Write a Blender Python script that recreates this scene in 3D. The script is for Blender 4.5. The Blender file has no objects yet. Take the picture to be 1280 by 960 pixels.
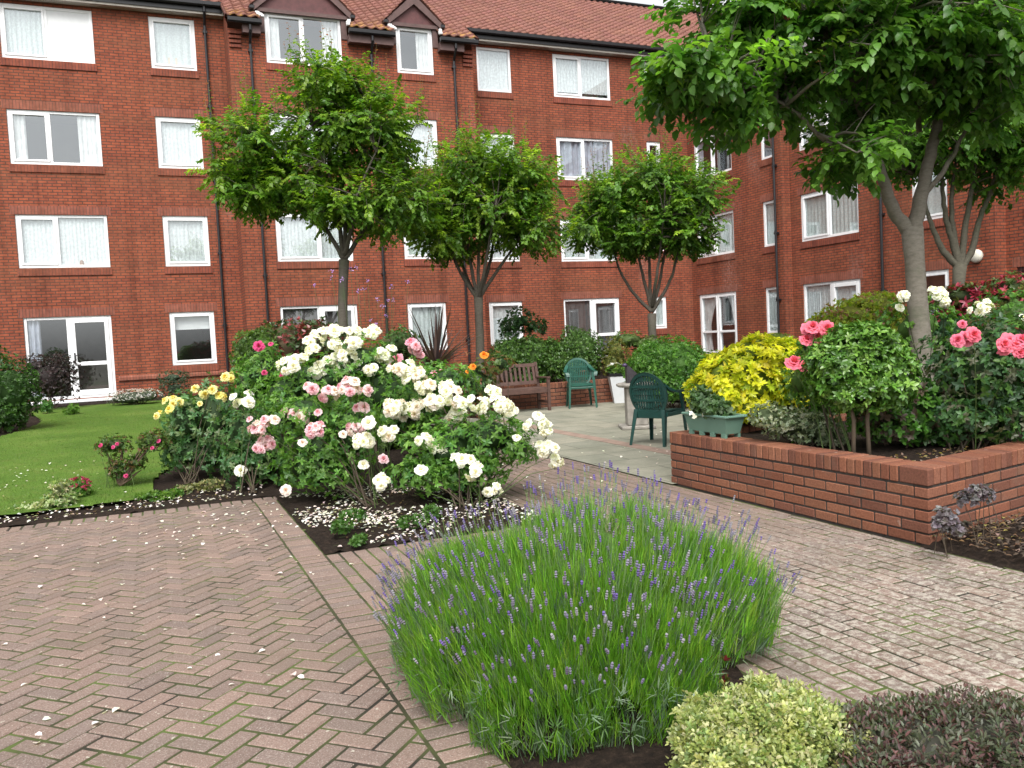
import bpy, math, random
import numpy as np
from mathutils import Matrix, Vector
R=np.random.RandomState(7); random.seed(7)
rad=math.radians
SC=bpy.context.scene; COL=SC.collection
# ------------------------------------------------------------ camera
cam=bpy.data.objects.new('camera',bpy.data.cameras.new('camera')); COL.objects.link(cam)
_p,_ro,_y=0.055,-0.0495,rad(22.9)
_F=np.array([0,math.cos(_p),-math.sin(_p)]);_r=np.array([1,0,0.]);_u=np.cross(_r,_F)
_r2=math.cos(_ro)*_r+math.sin(_ro)*_u;_u2=-math.sin(_ro)*_r+math.cos(_ro)*_u
_M=np.array([[math.cos(_y),math.sin(_y),0],[-math.sin(_y),math.cos(_y),0],[0,0,1]])
_r2,_u2,_F=_M@_r2,_M@_u2,_M@_F
cam.matrix_world=Matrix([[_r2[0],_u2[0],-_F[0],0],[_r2[1],_u2[1],-_F[1],0],[_r2[2],_u2[2],-_F[2],1.45],[0,0,0,1]])
cam.data.sensor_width=36; cam.data.lens=36*1065/1280; cam.data.clip_start=.05; cam.data.clip_end=3000
SC.camera=cam
# ------------------------------------------------------------ sky and sun (bright overcast)
W=bpy.data.worlds.new("World"); SC.world=W; W.use_nodes=True
nt=W.node_tree; nt.nodes.clear()
sky=nt.nodes.new('ShaderNodeTexSky'); sky.sky_type='NISHITA'; sky.sun_disc=False
SUN_E,SUN_A=rad(52),rad(205)     # azimuth measured clockwise from +Y
sky.sun_elevation=SUN_E; sky.sun_rotation=SUN_A; sky.dust_density=4; sky.air_density=1.2; sky.ozone_density=1
hs=nt.nodes.new('ShaderNodeHueSaturation'); hs.inputs['Saturation'].default_value=.08
bg=nt.nodes.new('ShaderNodeBackground'); bg.inputs['Strength'].default_value=.15
ou=nt.nodes.new('ShaderNodeOutputWorld')
nt.links.new(sky.outputs[0],hs.inputs['Color']); nt.links.new(hs.outputs[0],bg.inputs[0]); nt.links.new(bg.outputs[0],ou.inputs[0])
sl=bpy.data.lights.new('sun','SUN'); sl.energy=1.5; sl.angle=rad(25); sl.color=(1,.96,.9)
so=bpy.data.objects.new('sun',sl); COL.objects.link(so)
sd=Vector((math.sin(SUN_A)*math.cos(SUN_E),math.cos(SUN_A)*math.cos(SUN_E),math.sin(SUN_E)))
so.rotation_euler=sd.to_track_quat('Z','Y').to_euler(); so.location=(0,0,30)
SC.view_settings.view_transform='Standard'; SC.view_settings.look='None'; SC.view_settings.gamma=1
SC.view_settings.exposure=0.9
# ------------------------------------------------------------ helpers
def tag(o,label=None,cat=None,group=None,kind=None):
    for k,v in (('label',label),('category',cat),('group',group),('kind',kind)):
        if v: o[k]=v
    return o
def empty(name,loc,label,cat,group=None):
    o=bpy.data.objects.new(name,None); COL.objects.link(o); o.location=loc; o.empty_display_size=.2
    return tag(o,label,cat,group)
def nmat(name,rough=.7,base=(.5,.5,.5)):
    m=bpy.data.materials.new(name); m.use_nodes=True
    b=m.node_tree.nodes['Principled BSDF']; b.inputs['Roughness'].default_value=rough
    b.inputs['Base Color'].default_value=(*base,1)
    return m,m.node_tree,b
def N(t,ty,**k):
    n=t.nodes.new(ty)
    for a,v in k.items(): setattr(n,a,v)
    return n
def ramp(t,src,stops):
    r=N(t,'ShaderNodeValToRGB'); e=r.color_ramp.elements
    while len(e)<len(stops): e.new(.5)
    for i,(p,c) in enumerate(stops): e[i].position=p; e[i].color=(*c,1) if len(c)==3 else c
    t.links.new(src,r.inputs[0]); return r.outputs[0]
def noise(t,scale,detail=4,vec=None,rough=.55):
    n=N(t,'ShaderNodeTexNoise'); n.inputs['Scale'].default_value=scale; n.inputs['Detail'].default_value=detail; n.inputs['Roughness'].default_value=rough
    if vec is None:
        g=N(t,'ShaderNodeNewGeometry'); vec=g.outputs['Position']
    t.links.new(vec,n.inputs['Vector']); return n.outputs['Fac']
def mix(t,fac,a,b,mode='MIX'):
    m=N(t,'ShaderNodeMix',data_type='RGBA',blend_type=mode)
    for s,v in ((m.inputs[0],fac),(m.inputs[6],a),(m.inputs[7],b)):
        if isinstance(v,(int,float)): s.default_value=v
        elif isinstance(v,tuple): s.default_value=(*v,1)
        else: t.links.new(v,s)
    return m.outputs[2]
def math_(t,op,a,b=None,c=None):
    m=N(t,'ShaderNodeMath',operation=op)
    for i,v in enumerate((a,b,c)):
        if v is None: continue
        if isinstance(v,(int,float)): m.inputs[i].default_value=v
        else: t.links.new(v,m.inputs[i])
    return m.outputs[0]
def bump(t,b,h,strength=.3,dist=.01):
    n=N(t,'ShaderNodeBump'); n.inputs['Strength'].default_value=strength; n.inputs['Distance'].default_value=dist
    t.links.new(h,n.inputs['Height']); t.links.new(n.outputs[0],b.inputs['Normal'])
def plain(name,col,rough=.6,var=.12,scale=8,spec=.5,metal=0):
    m,t,b=nmat(name,rough)
    f=noise(t,scale); lo=tuple(max(0,c*(1-var)) for c in col); hi=tuple(min(1,c*(1+var)) for c in col)
    t.links.new(ramp(t,f,[(.3,lo),(.7,hi)]),b.inputs['Base Color'])
    b.inputs['Specular IOR Level'].default_value=spec; b.inputs['Metallic'].default_value=metal
    return m
def attrmat(name,rough=.5,trans=0,spec=.4,grain=0,gscale=60,extra=None,bs=.0):
    m,t,b=nmat(name,rough); a=N(t,'ShaderNodeAttribute',attribute_name='Col'); c=a.outputs['Color']
    if grain: c=mix(t,1.0,c,ramp(t,noise(t,gscale,5),[(.3,(1-grain,)*3),(.7,(1+grain*.3,)*3)]),'MULTIPLY')
    if extra: c=extra(t,c)
    t.links.new(c,b.inputs['Base Color']); b.inputs['Specular IOR Level'].default_value=spec
    if bs: bump(t,b,noise(t,gscale,5),bs,.004)
    if trans:
        tr=N(t,'ShaderNodeBsdfTranslucent'); t.links.new(mix(t,1.0,c,(1.35,1.5,.7),'MULTIPLY'),tr.inputs[0])
        ms=N(t,'ShaderNodeMixShader'); ms.inputs[0].default_value=trans
        o=t.nodes['Material Output']; t.links.new(b.outputs[0],ms.inputs[1]); t.links.new(tr.outputs[0],ms.inputs[2]); t.links.new(ms.outputs[0],o.inputs[0])
    return m
LOCAL=set()      # empties whose parts are modelled in local coordinates
def link(name,me,mat,parent=None,smooth=False):
    o=bpy.data.objects.new(name,me); COL.objects.link(o)
    if mat: me.materials.append(mat)
    if smooth: me.shade_smooth()
    if parent:
        o.parent=parent
        if parent.type=='EMPTY' and parent.name not in LOCAL: o.location=-Vector(parent.location)
    return o
def np_mesh(name,V,Fc,col=None,uv=None):
    """V (n,3); Fc (m,k) faces of equal size; col (n,3) per vertex; uv (m*k,2)"""
    me=bpy.data.meshes.new(name); V=np.asarray(V,np.float32); Fc=np.asarray(Fc,np.int32)
    m,k=Fc.shape
    me.vertices.add(len(V)); me.vertices.foreach_set('co',V.ravel())
    me.loops.add(m*k); me.loops.foreach_set('vertex_index',Fc.ravel())
    me.polygons.add(m); me.polygons.foreach_set('loop_start',np.arange(0,m*k,k,dtype=np.int32))
    me.update(calc_edges=True)
    if col is not None:
        a=me.color_attributes.new('Col','FLOAT_COLOR','POINT'); c=np.ones((len(V),4),np.float32); c[:,:3]=col; a.data.foreach_set('color',c.ravel())
    if uv is not None:
        u=me.uv_layers.new(name='UVMap'); u.data.foreach_set('uv',np.asarray(uv,np.float32).ravel())
    me.validate(); return me
class MB:
    """polygon collector; colours per vertex, uv per corner"""
    def __init__(s): s.v=[];s.f=[];s.c=[];s.uv=[];s.col=(.5,.5,.5)
    def face(s,pts,uv=None):
        n=len(s.v); s.v+= [tuple(p) for p in pts]; s.c+=[s.col]*len(pts); s.f.append(list(range(n,n+len(pts)))); s.uv+= (uv if uv else [(0,0)]*len(pts))
    def box(s,x0,y0,z0,x1,y1,z1,T=None,b=0):
        if x1<x0:x0,x1=x1,x0
        if y1<y0:y0,y1=y1,y0
        if z1<z0:z0,z1=z1,z0
        P=lambda x,y,z:(T(x,y,z) if T else (x,y,z))
        if b:
            # chamfered box: 3 shells
            for ax in range(3):
                pass
            a=[x0,y0,z0];d=[x1,y1,z1]
            def c(i,j,k,sh):   # corner moved inwards except along axis sh
                q=[]
                for m_,t_ in enumerate((i,j,k)):
                    v=d[m_] if t_ else a[m_]
                    if m_!=sh: v+= -b if t_ else b
                    q.append(v)
                return P(*q)
            for sh in range(3):
                o1,o2=[m_ for m_ in range(3) if m_!=sh]
                for t_ in (0,1):
                    qs=[]
                    for (p,q) in ((0,0),(1,0),(1,1),(0,1)):
                        ijk=[0,0,0]; ijk[sh]=t_; ijk[o1]=p; ijk[o2]=q; qs.append(c(*ijk,sh))
                    s.face(qs)
            for sh in range(3):     # edges parallel to axis sh
                o1,o2=[m_ for m_ in range(3) if m_!=sh]
                for p in (0,1):
                    for q in (0,1):
                        A=[0,0,0];B=[0,0,0];A[sh]=0;B[sh]=1;A[o1]=B[o1]=p;A[o2]=B[o2]=q
                        s.face([c(*A,o1),c(*B,o1),c(*B,o2),c(*A,o2)])
            for i in (0,1):
                for j in (0,1):
                    for k in (0,1): s.face([c(i,j,k,0),c(i,j,k,1),c(i,j,k,2)])
            return
        c=[P(x0,y0,z0),P(x1,y0,z0),P(x1,y1,z0),P(x0,y1,z0),P(x0,y0,z1),P(x1,y0,z1),P(x1,y1,z1),P(x0,y1,z1)]
        dx,dy,dz=x1-x0,y1-y0,z1-z0
        for q,(u0,v0,u1,v1) in (((0,1,5,4),(x0,z0,x1,z1)),((2,3,7,6),(-x1,z0,-x0,z1)),((1,2,6,5),(y0,z0,y1,z1)),((3,0,4,7),(-y1,z0,-y0,z1)),((4,5,6,7),(x0,y0,x1,y1)),((3,2,1,0),(x0,-y1,x1,-y0))):
            s.face([c[i] for i in q],[(u0,v0),(u1,v0),(u1,v1),(u0,v1)])
    def tube(s,pts,r,n=8,cap=True):
        pts=[Vector(p) for p in pts]; rs=r if isinstance(r,(list,tuple)) else [r]*len(pts)
        rings=[]; up=Vector((0,0,1)); prev=None
        for i,p in enumerate(pts):
            d=(pts[min(i+1,len(pts)-1)]-pts[max(i-1,0)]).normalized()
            if prev is None: a=d.orthogonal().normalized()
            else:
                a=(prev-d*prev.dot(d)); a=a.normalized() if a.length>1e-6 else d.orthogonal().normalized()
            prev=a; b_=d.cross(a)
            n0=len(s.v)
            for k in range(n):
                t=2*math.pi*k/n; s.v.append(tuple(p+(a*math.cos(t)+b_*math.sin(t))*rs[i])); s.c.append(s.col); 
            rings.append(n0)
        for i in range(len(rings)-1):
            for k in range(n):
                k2=(k+1)%n; s.f.append([rings[i]+k,rings[i]+k2,rings[i+1]+k2,rings[i+1]+k]); s.uv+=[(0,0)]*4
        if cap:
            s.f.append([rings[0]+k for k in range(n)][::-1]); s.uv+=[(0,0)]*n
            s.f.append([rings[-1]+k for k in range(n)]); s.uv+=[(0,0)]*n
    def lathe(s,prof,cx,cy,n=20,cap=True):
        rings=[]
        for (r,z) in prof:
            n0=len(s.v); rings.append(n0)
            for k in range(n):
                t=2*math.pi*k/n; s.v.append((cx+r*math.cos(t),cy+r*math.sin(t),z)); s.c.append(s.col)
        for i in range(len(rings)-1):
            for k in range(n):
                k2=(k+1)%n; s.f.append([rings[i]+k,rings[i]+k2,rings[i+1]+k2,rings[i+1]+k]); s.uv+=[(0,0)]*4
        if cap:
            s.f.append([rings[0]+k for k in range(n)][::-1]); s.uv+=[(0,0)]*n
            s.f.append([rings[-1]+k for k in range(n)]); s.uv+=[(0,0)]*n
    def build(s,name,mat,parent=None,smooth=False,useuv=False,usecol=False):
        me=bpy.data.meshes.new(name); me.from_pydata(s.v,[],s.f); me.update()
        if useuv:
            u=me.uv_layers.new(name='UVMap'); u.data.foreach_set('uv',np.array(s.uv,np.float32).ravel())
        if usecol:
            a=me.color_attributes.new('Col','FLOAT_COLOR','POINT'); c=np.ones((len(s.v),4),np.float32); c[:,:3]=s.c; a.data.foreach_set('color',c.ravel())
        return link(name,me,mat,parent,smooth)
def top(o,label,cat,group=None): return tag(o,label,cat,group)
# ------------------------------------------------------------ materials
def brick_mat(name,c1,c2,mort,bw=.225,rh=.075,ms=.009,off=.5,stain=True,bstr=.35):
    m,t,b=nmat(name,.85)
    uv=N(t,'ShaderNodeUVMap'); br=N(t,'ShaderNodeTexBrick'); br.offset=off; br.squash=1
    t.links.new(uv.outputs[0],br.inputs['Vector'])
    for k,v in (('Scale',1),('Mortar Size',ms),('Mortar Smooth',.2),('Bias',0),('Brick Width',bw),('Row Height',rh)): br.inputs[k].default_value=v
    br.inputs['Color1'].default_value=(*c1,1); br.inputs['Color2'].default_value=(*c2,1); br.inputs['Mortar'].default_value=(*mort,1)
    c=br.outputs['Color']
    if stain:
        mp=N(t,'ShaderNodeMapping'); mp.inputs['Scale'].default_value=(.5,.5,2.2); g=N(t,'ShaderNodeNewGeometry'); t.links.new(g.outputs['Position'],mp.inputs[0])
        c=mix(t,1.0,c,ramp(t,noise(t,.9,5,mp.outputs[0]),[(.25,(.80,.78,.78)),(.5,(.96,.96,.96)),(.8,(1.12,1.1,1.06))]),'MULTIPLY')
        c=mix(t,ramp(t,noise(t,.55,4,mp.outputs[0]),[(.45,(0,0,0)),(.7,(.38,.38,.38))]),c,(.18,.08,.042))
        c=mix(t,1.0,c,ramp(t,noise(t,9,6),[(.3,(.78,.76,.74)),(.65,(1.12,1.12,1.12))]),'MULTIPLY')
        mp3=N(t,'ShaderNodeMapping'); mp3.inputs['Scale'].default_value=(3.2,3.2,.16); t.links.new(g.outputs['Position'],mp3.inputs[0])
        c=mix(t,1.0,c,ramp(t,noise(t,1.0,5,mp3.outputs[0],.6),[(.3,(.74,.72,.70)),(.5,(1,1,1)),(.8,(1.08,1.08,1.06))]),'MULTIPLY')
        # lime bloom: pale patches where the wall has weathered
        mp2=N(t,'ShaderNodeMapping'); mp2.inputs['Scale'].default_value=(.45,.45,.22); t.links.new(g.outputs['Position'],mp2.inputs[0])
        f=math_(t,'MULTIPLY',ramp(t,noise(t,1.3,3,mp2.outputs[0]),[(.62,(0,0,0)),(.78,(1,1,1))]),ramp(t,noise(t,14,6),[(.4,(0,0,0)),(.75,(.38,.38,.38))]))
        c=mix(t,f,c,(.5,.36,.32))
    t.links.new(c,b.inputs['Base Color']); b.inputs['Specular IOR Level'].default_value=.25
    bump(t,b,math_(t,'SUBTRACT',1,br.outputs['Fac']),bstr,.01)
    return m
M={}
M['brick']=brick_mat('red_brickwork',(.325,.085,.042),(.235,.060,.033),(.10,.05,.036),ms=.013)
M['soldier']=brick_mat('soldier_brick',(.29,.10,.068),(.24,.08,.055),(.13,.065,.05),bw=.075,rh=.4,off=0)
M['sillb']=brick_mat('sill_brick',(.27,.075,.045),(.21,.06,.04),(.12,.05,.04),bw=.075,rh=.4,off=0)
M['upvc']=plain('white_window_plastic',(.8,.81,.82),.35,.03)
M['black']=plain('black_plastic',(.012,.012,.014),.35,.2)
M['fascia']=plain('brown_stained_wood',(.10,.055,.05),.6,.2)
M['soffit']=plain('pale_soffit_board',(.36,.33,.29),.6,.1)
M['lead']=plain('pale_flashing',(.7,.7,.7),.5,.15,30)
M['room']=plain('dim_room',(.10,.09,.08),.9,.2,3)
M['blind']=plain('white_blind',(.75,.77,.78),.8,.03)
M['browndoor']=plain('dark_brown_door',(.05,.02,.018),.5,.2)
M['bark']=None
def net_mat(name,c,al,pat):
    m,t,b=nmat(name,.9); uv=N(t,'ShaderNodeNewGeometry')
    f=noise(t,pat,2); t.links.new(ramp(t,f,[(.42,tuple(x*.8 for x in c)),(.6,c)]),b.inputs['Base Color'])
    tr=N(t,'ShaderNodeBsdfTranslucent'); tr.inputs[0].default_value=(*c,1); tp=N(t,'ShaderNodeBsdfTransparent')
    m1=N(t,'ShaderNodeMixShader'); m1.inputs[0].default_value=.25; m2=N(t,'ShaderNodeMixShader'); m2.inputs[0].default_value=al
    t.links.new(b.outputs[0],m1.inputs[1]); t.links.new(tr.outputs[0],m1.inputs[2]); t.links.new(tp.outputs[0],m2.inputs[1]); t.links.new(m1.outputs[0],m2.inputs[2])
    t.links.new(m2.outputs[0],t.nodes['Material Output'].inputs[0]); return m
M['net']=net_mat('net_curtain',(.86,.92,.93),.96,14)
M['net2']=net_mat('patterned_net',(.74,.82,.81),.93,22)
M['drape']=net_mat('curtain_cloth',(.88,.9,.9),.97,5)
M['bdrape']=net_mat('blue_grey_drape',(.62,.66,.76),.97,5)
M['gdrape']=net_mat('grey_screen',(.16,.15,.15),.95,5)
def glass_mat():
    m,t,b=nmat('window_glass',.0); gl=N(t,'ShaderNodeBsdfGlossy'); gl.inputs['Roughness'].default_value=.01; gl.inputs['Color'].default_value=(.92,.97,1,1)
    tp=N(t,'ShaderNodeBsdfTransparent'); tp.inputs[0].default_value=(.96,.98,.98,1)
    lw=N(t,'ShaderNodeLayerWeight'); lw.inputs['Blend'].default_value=.5; ff=math_(t,'ADD',math_(t,'MULTIPLY',math_(t,'POWER',lw.outputs['Facing'],4),.75),.2)
    ms=N(t,'ShaderNodeMixShader'); t.links.new(ff,ms.inputs[0]); t.links.new(tp.outputs[0],ms.inputs[1]); t.links.new(gl.outputs[0],ms.inputs[2])
    t.links.new(ms.outputs[0],t.nodes['Material Output'].inputs[0]); return m
M['glass']=glass_mat()
M['leaf']=attrmat('leaf',.42,.42,.45)
M['leafd']=attrmat('glossy_leaf',.34,.22,.5)
M['petal']=attrmat('petal',.6,.3,.2)
def barkx(t,c):
    mp=N(t,'ShaderNodeMapping'); mp.inputs['Scale'].default_value=(1,1,2.6); g=N(t,'ShaderNodeNewGeometry'); t.links.new(g.outputs['Position'],mp.inputs[0])
    c=mix(t,1.0,c,ramp(t,noise(t,14,9,mp.outputs[0],.75),[(.25,(.55,.55,.52)),(.7,(1.15,1.15,1.15))]),'MULTIPLY')
    return mix(t,ramp(t,noise(t,3,5),[(.55,(0,0,0)),(.75,(.6,.6,.6))]),c,(.07,.09,.045))
M['bark']=attrmat('bark',.85,0,.2,0,30,barkx,1.0)
M['stem']=attrmat('stem',.7,0,.3)
# ------------------------------------------------------------ terrain and setting
def hz(x,y):
    """ground height: flat round the paving, rising gently to the building"""
    s=min(max((y-9.2)/15.0,0),1); w=min(max((4.2-x)/1.0,0),1)
    return .28*s*w
def sheet(name,x0,y0,x1,y1,step,z,mat,keep=None,zf=None,kind='structure',rough=0):
    nx=max(1,int((x1-x0)/step)); ny=max(1,int((y1-y0)/step)); m=MB()
    xs=np.linspace(x0,x1,nx+1); ys=np.linspace(y0,y1,ny+1); idx={}
    rz=R.uniform(-rough,rough,(nx+1,ny+1))
    for i,x in enumerate(xs):
        for j,y in enumerate(ys):
            idx[i,j]=len(m.v); m.v.append((x,y,z+hz(x,y)+(zf(x,y) if zf else 0)+rz[i,j])); m.c.append((1,1,1))
    for i in range(nx):
        for j in range(ny):
            if keep and not keep((xs[i]+xs[i+1])/2,(ys[j]+ys[j+1])/2): continue
            m.f.append([idx[i,j],idx[i+1,j],idx[i+1,j+1],idx[i,j+1]])
    o=m.build(name,mat,None,True); o['kind']=kind; return o
def soil_mat():
    m,t,b=nmat('dark_soil',.95); f=noise(t,28,8,rough=.7)
    t.links.new(ramp(t,f,[(.3,(.008,.006,.005)),(.55,(.028,.019,.014)),(.75,(.075,.05,.036))]),b.inputs['Base Color']); bump(t,b,f,1,.03)
    b.inputs['Specular IOR Level'].default_value=.15; return m
def grass_mat():
    m,t,b=nmat('lawn_grass',.9); f=noise(t,.8,7); c=ramp(t,f,[(.3,(.06,.12,.018)),(.55,(.085,.155,.024)),(.75,(.13,.19,.04))])
    c=mix(t,1.0,c,ramp(t,noise(t,90,4),[(.3,(.45,.45,.45)),(.7,(1.4,1.4,1.4))]),'MULTIPLY')
    c=mix(t,ramp(t,noise(t,7,5),[(.5,(0,0,0)),(.8,(.5,.5,.5))]),c,(.13,.13,.04))
    t.links.new(c,b.inputs['Base Color']); b.inputs['Specular IOR Level'].default_value=.1; return m
def joint_mat():
    m,t,b=nmat('mossy_joint_sand',.95); f=noise(t,2.2,5)
    t.links.new(ramp(t,f,[(.35,(.018,.015,.009)),(.48,(.04,.045,.012)),(.62,(.07,.10,.018))]),b.inputs['Base Color']); return m
def slab_mat():
    m,t,b=nmat('stone_flags',.8); mp=N(t,'ShaderNodeMapping'); g=N(t,'ShaderNodeNewGeometry'); t.links.new(g.outputs['Position'],mp.inputs[0]); mp.inputs['Location'].default_value=(.05,.1,0)
    br=N(t,'ShaderNodeTexBrick'); br.offset=.5; t.links.new(mp.outputs[0],br.inputs['Vector'])
    for k,v in (('Scale',1),('Mortar Size',.008),('Brick Width',.9),('Row Height',.6)): br.inputs[k].default_value=v
    br.inputs['Color1'].default_value=(.30,.285,.235,1); br.inputs['Color2'].default_value=(.23,.23,.19,1); br.inputs['Mortar'].default_value=(.10,.10,.075,1)
    c=mix(t,1.0,br.outputs['Color'],ramp(t,noise(t,2.5,6),[(.3,(.72,.74,.68)),(.7,(1.15,1.13,1.08))]),'MULTIPLY')
    c=mix(t,ramp(t,noise(t,.8,4),[(.5,(0,0,0)),(.75,(.4,.4,.4))]),c,(.16,.17,.12))
    c=mix(t,1.0,c,ramp(t,noise(t,50,5),[(.3,(.85,.85,.85)),(.7,(1.1,1.1,1.1))]),'MULTIPLY')
    t.links.new(c,b.inputs['Base Color']); bump(t,b,noise(t,30,5),.15,.005); return m
def lichen(t,c):
    # pale lichen crust that grows on the path between lavender and raised bed
    g=N(t,'ShaderNodeNewGeometry'); sx=N(t,'ShaderNodeSeparateXYZ'); t.links.new(g.outputs['Position'],sx.inputs[0])
    area=math_(t,'MULTIPLY',ramp(t,math_(t,'MULTIPLY',sx.outputs[0],.25),[(.50,(0,0,0)),(.66,(1,1,1))]),ramp(t,math_(t,'MULTIPLY',sx.outputs[1],.1),[(.30,(1,1,1)),(.60,(0,0,0))]))
    spot=ramp(t,noise(t,26,9,rough=.75),[(.47,(0,0,0)),(.58,(.7,.7,.7))])
    c=mix(t,math_(t,'MULTIPLY',area,spot),c,(.47,.445,.38))
    c=mix(t,ramp(t,noise(t,22,3),[(.675,(0,0,0)),(.71,(.75,.75,.75))]),c,(.45,.42,.35))
    c=mix(t,ramp(t,noise(t,170,2),[(.58,(0,0,0)),(.68,(.45,.45,.45))]),c,(.5,.46,.40))
    c=mix(t,ramp(t,noise(t,1.4,5),[(.5,(0,0,0)),(.8,(.45,.45,.45))]),c,(.10,.085,.06))
    return mix(t,ramp(t,noise(t,.6,3),[(.55,(0,0,0)),(.75,(.25,.25,.25))]),c,(.10,.10,.05))
M['paver']=attrmat('pinkish_clay_pavers',.85,0,.2,.35,120,lichen,.5)
M['soil']=soil_mat(); M['grass']=grass_mat(); M['joint']=joint_mat(); M['slab']=slab_mat()
M['ground']=plain('rough_ground',(.06,.055,.035),.95,.4,1)
g=MB(); s_=260
xs=[-s_,-60,-20,-9,-4,0,2,3.2,3.7,4.2,10,30,80,s_]; ys=[-s_,-60,-10,0,5,9.2,12,15,18,21,24.2,40,90,s_]
for x in xs:
    for y in ys: g.v.append((x,y,-.05+hz(x,y))); g.c.append((1,1,1))
for i in range(len(xs)-1):
    for j in range(len(ys)-1): a=i*len(ys)+j; g.f.append([a,a+len(ys),a+len(ys)+1,a+1])
o=g.build('ground',M['ground']); o['kind']='structure'
def lawnkeep(x,y):
    if y<9.25+.12*math.sin(x*2.1)+(.5 if x<-3 else 0)-max(0,(-.6-x))*.12: return False
    if x>(-.05+ (y-9.3)*.09+.1*math.sin(y*1.7)): return False
    if y>23.3 : return False
    if x<-2.35-.25*math.sin(y*.9) and y>14.5: return False
    return True
sheet('soil',-12,8.3,4.4,25.05,.14,.0,M['soil'],keep=lambda x,y: (y>8.62 or x>1.05) and (x<2.83 or y>10.4),rough=.022)
sheet('lawn',-6,8.8,3,23.6,.06,.032,M['grass'],keep=lawnkeep,rough=.004)
sheet('soil',1.03,5.94,2.82,8.5,.05,.006,M['soil'],rough=.013)       # rose bed
sheet('soil',4.4,15.6,17.9,25.05,.2,.42,M['soil'],rough=.03)          # bed behind low wall
sheet('soil',9.4,8.5,17.9,15.7,.2,.05,M['soil'],rough=.03)
# patio flags
m=MB(); m.face([(4.4,6.7,.008),(9.6,6.7,.008),(9.6,15.5,.008),(4.4,15.5,.008)])
o=m.build('patio',M['slab']); o['kind']='structure'
m=MB(); m.face([(-13,-6,-.0045),(4.42,-6,-.0045),(4.42,8.62,-.0045),(-13,8.62,-.0045)]); m.face([(2.83,8.62,-.0045),(4.42,8.62,-.0045),(4.42,10.4,-.0045),(2.83,10.4,-.0045)]); o=m.build('joint_sand',M['joint']); o['kind']='structure'
# -------- clay pavers, every block real
LAVBED=[(1.035,.4),(2.5,.4),(2.42,2.2),(2.15,2.75),(2.35,3.3),(2.0,3.9),(1.4,3.95),(1.05,3.7),(1.04,3.2),(1.035,2.95)]
def inpoly(x,y,P):
    c=False
    for i in range(len(P)):
        x1,y1=P[i];x2,y2=P[i-1]
        if (y1>y)!=(y2>y) and x<(x2-x1)*(y-y1)/(y2-y1)+x1: c=not c
    return c
def clip(P,a,b,c):   # keep a*x+b*y<=c
    out=[]
    for i in range(len(P)):
        p,q=P[i-1],P[i]; dp=a*p[0]+b*p[1]-c; dq=a*q[0]+b*q[1]-c
        if (dp<=0)!=(dq<=0):
            t=dp/(dp-dq); out.append((p[0]+(q[0]-p[0])*t,p[1]+(q[1]-p[1])*t))
        if dq<=0: out.append(q)
    return out
def inset(P,d):
    cx=sum(p[0] for p in P)/len(P);cy=sum(p[1] for p in P)/len(P); n=len(P); out=[]
    for i in range(n):
        a,b,c=P[i-1],P[i],P[(i+1)%n]
        e1=np.array([b[0]-a[0],b[1]-a[1]]);e2=np.array([c[0]-b[0],c[1]-b[1]])
        l1,l2=np.hypot(*e1),np.hypot(*e2)
        if l1<1e-6 or l2<1e-6: return None
        n1=np.array([-e1[1],e1[0]])/l1;n2=np.array([-e2[1],e2[0]])/l2
        k=n1+n2; den=1+n1@n2
        if den<.2: return None
        out.append((b[0]+k[0]/den*d,b[1]+k[1]/den*d))
    return out
def area(P): return .5*sum(P[i-1][0]*P[i][1]-P[i][0]*P[i-1][1] for i in range(len(P)))
PCOL=[(.235,.165,.138),(.215,.155,.130),(.245,.172,.142),(.208,.152,.130),(.225,.162,.136),(.198,.148,.128)]
def paver(m,P,gap=.0068):
    if len(P)<3: return
    if area(P)<0: P=P[::-1]
    if area(P)<.0012: return
    A=inset(P,gap); 
    if A is None or area(A)<.0006: return
    B=inset(A,.005)
    if B is None or area(B)<.0003: return
    c=random.choice(PCOL); v=random.uniform(.9,1.08); m.col=tuple(q*v for q in c)
    z=random.uniform(-.0025,.0025); tx,ty=random.uniform(-.012,.012),random.uniform(-.012,.012); cx,cy=P[0]
    Z=lambda p,dz:(p[0],p[1],z+dz+(p[0]-cx)*tx+(p[1]-cy)*ty)
    m.face([Z(p,0) for p in B])
    for i in range(len(A)):
        m.face([Z(A[i-1],-.0045),Z(A[i],-.0045),Z(B[i],0),Z(B[i-1],0)]); m.face([(*A[i-1],-.03),(*A[i],-.03),Z(A[i],-.0045),Z(A[i-1],-.0045)])
HM=MB(); w=.0975; q=math.sqrt(.5)
for i in range(-110,110):
    for j in range(-110,110):
        d=(i-j)%4
        if d==0: c=[(i,j),(i+2,j),(i+2,j+1),(i,j+1)]
        elif d==3: c=[(i,j),(i+1,j),(i+1,j+2),(i,j+2)]
        else: continue
        P=[((x-y)*q*w-1.5,(x+y)*q*w+4.0) for x,y in c]
        cx,cy=P[0]
        if cx<-6.5 or cx>1.2 or cy<.6 or cy>8.8: continue
        for cc in ((1,0,.83),(0,1,8.40),(-1,0,6.2),(0,-1,-.8)):
            P=clip(P,*cc)
            if len(P)<3: break
        if len(P)>=3:
            mx=sum(p[0] for p in P)/len(P);my=sum(p[1] for p in P)/len(P)
            paver(HM,P)
o=HM.build('paving',M['paver'],usecol=True); o['kind']='structure'
PM=MB()
y=.5
while y<8.4:                                   # header strip
    cx=.93
    if True: paver(PM,[(.83,y),(1.03,y),(1.03,y+w),(.83,y+w)])
    y+=w
x=-6.2
while x<1.03: paver(PM,[(x,8.4),(x+w,8.4),(x+w,8.6),(x,8.6)]); x+=w    # edge row to lawn bed
x=1.03
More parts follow.
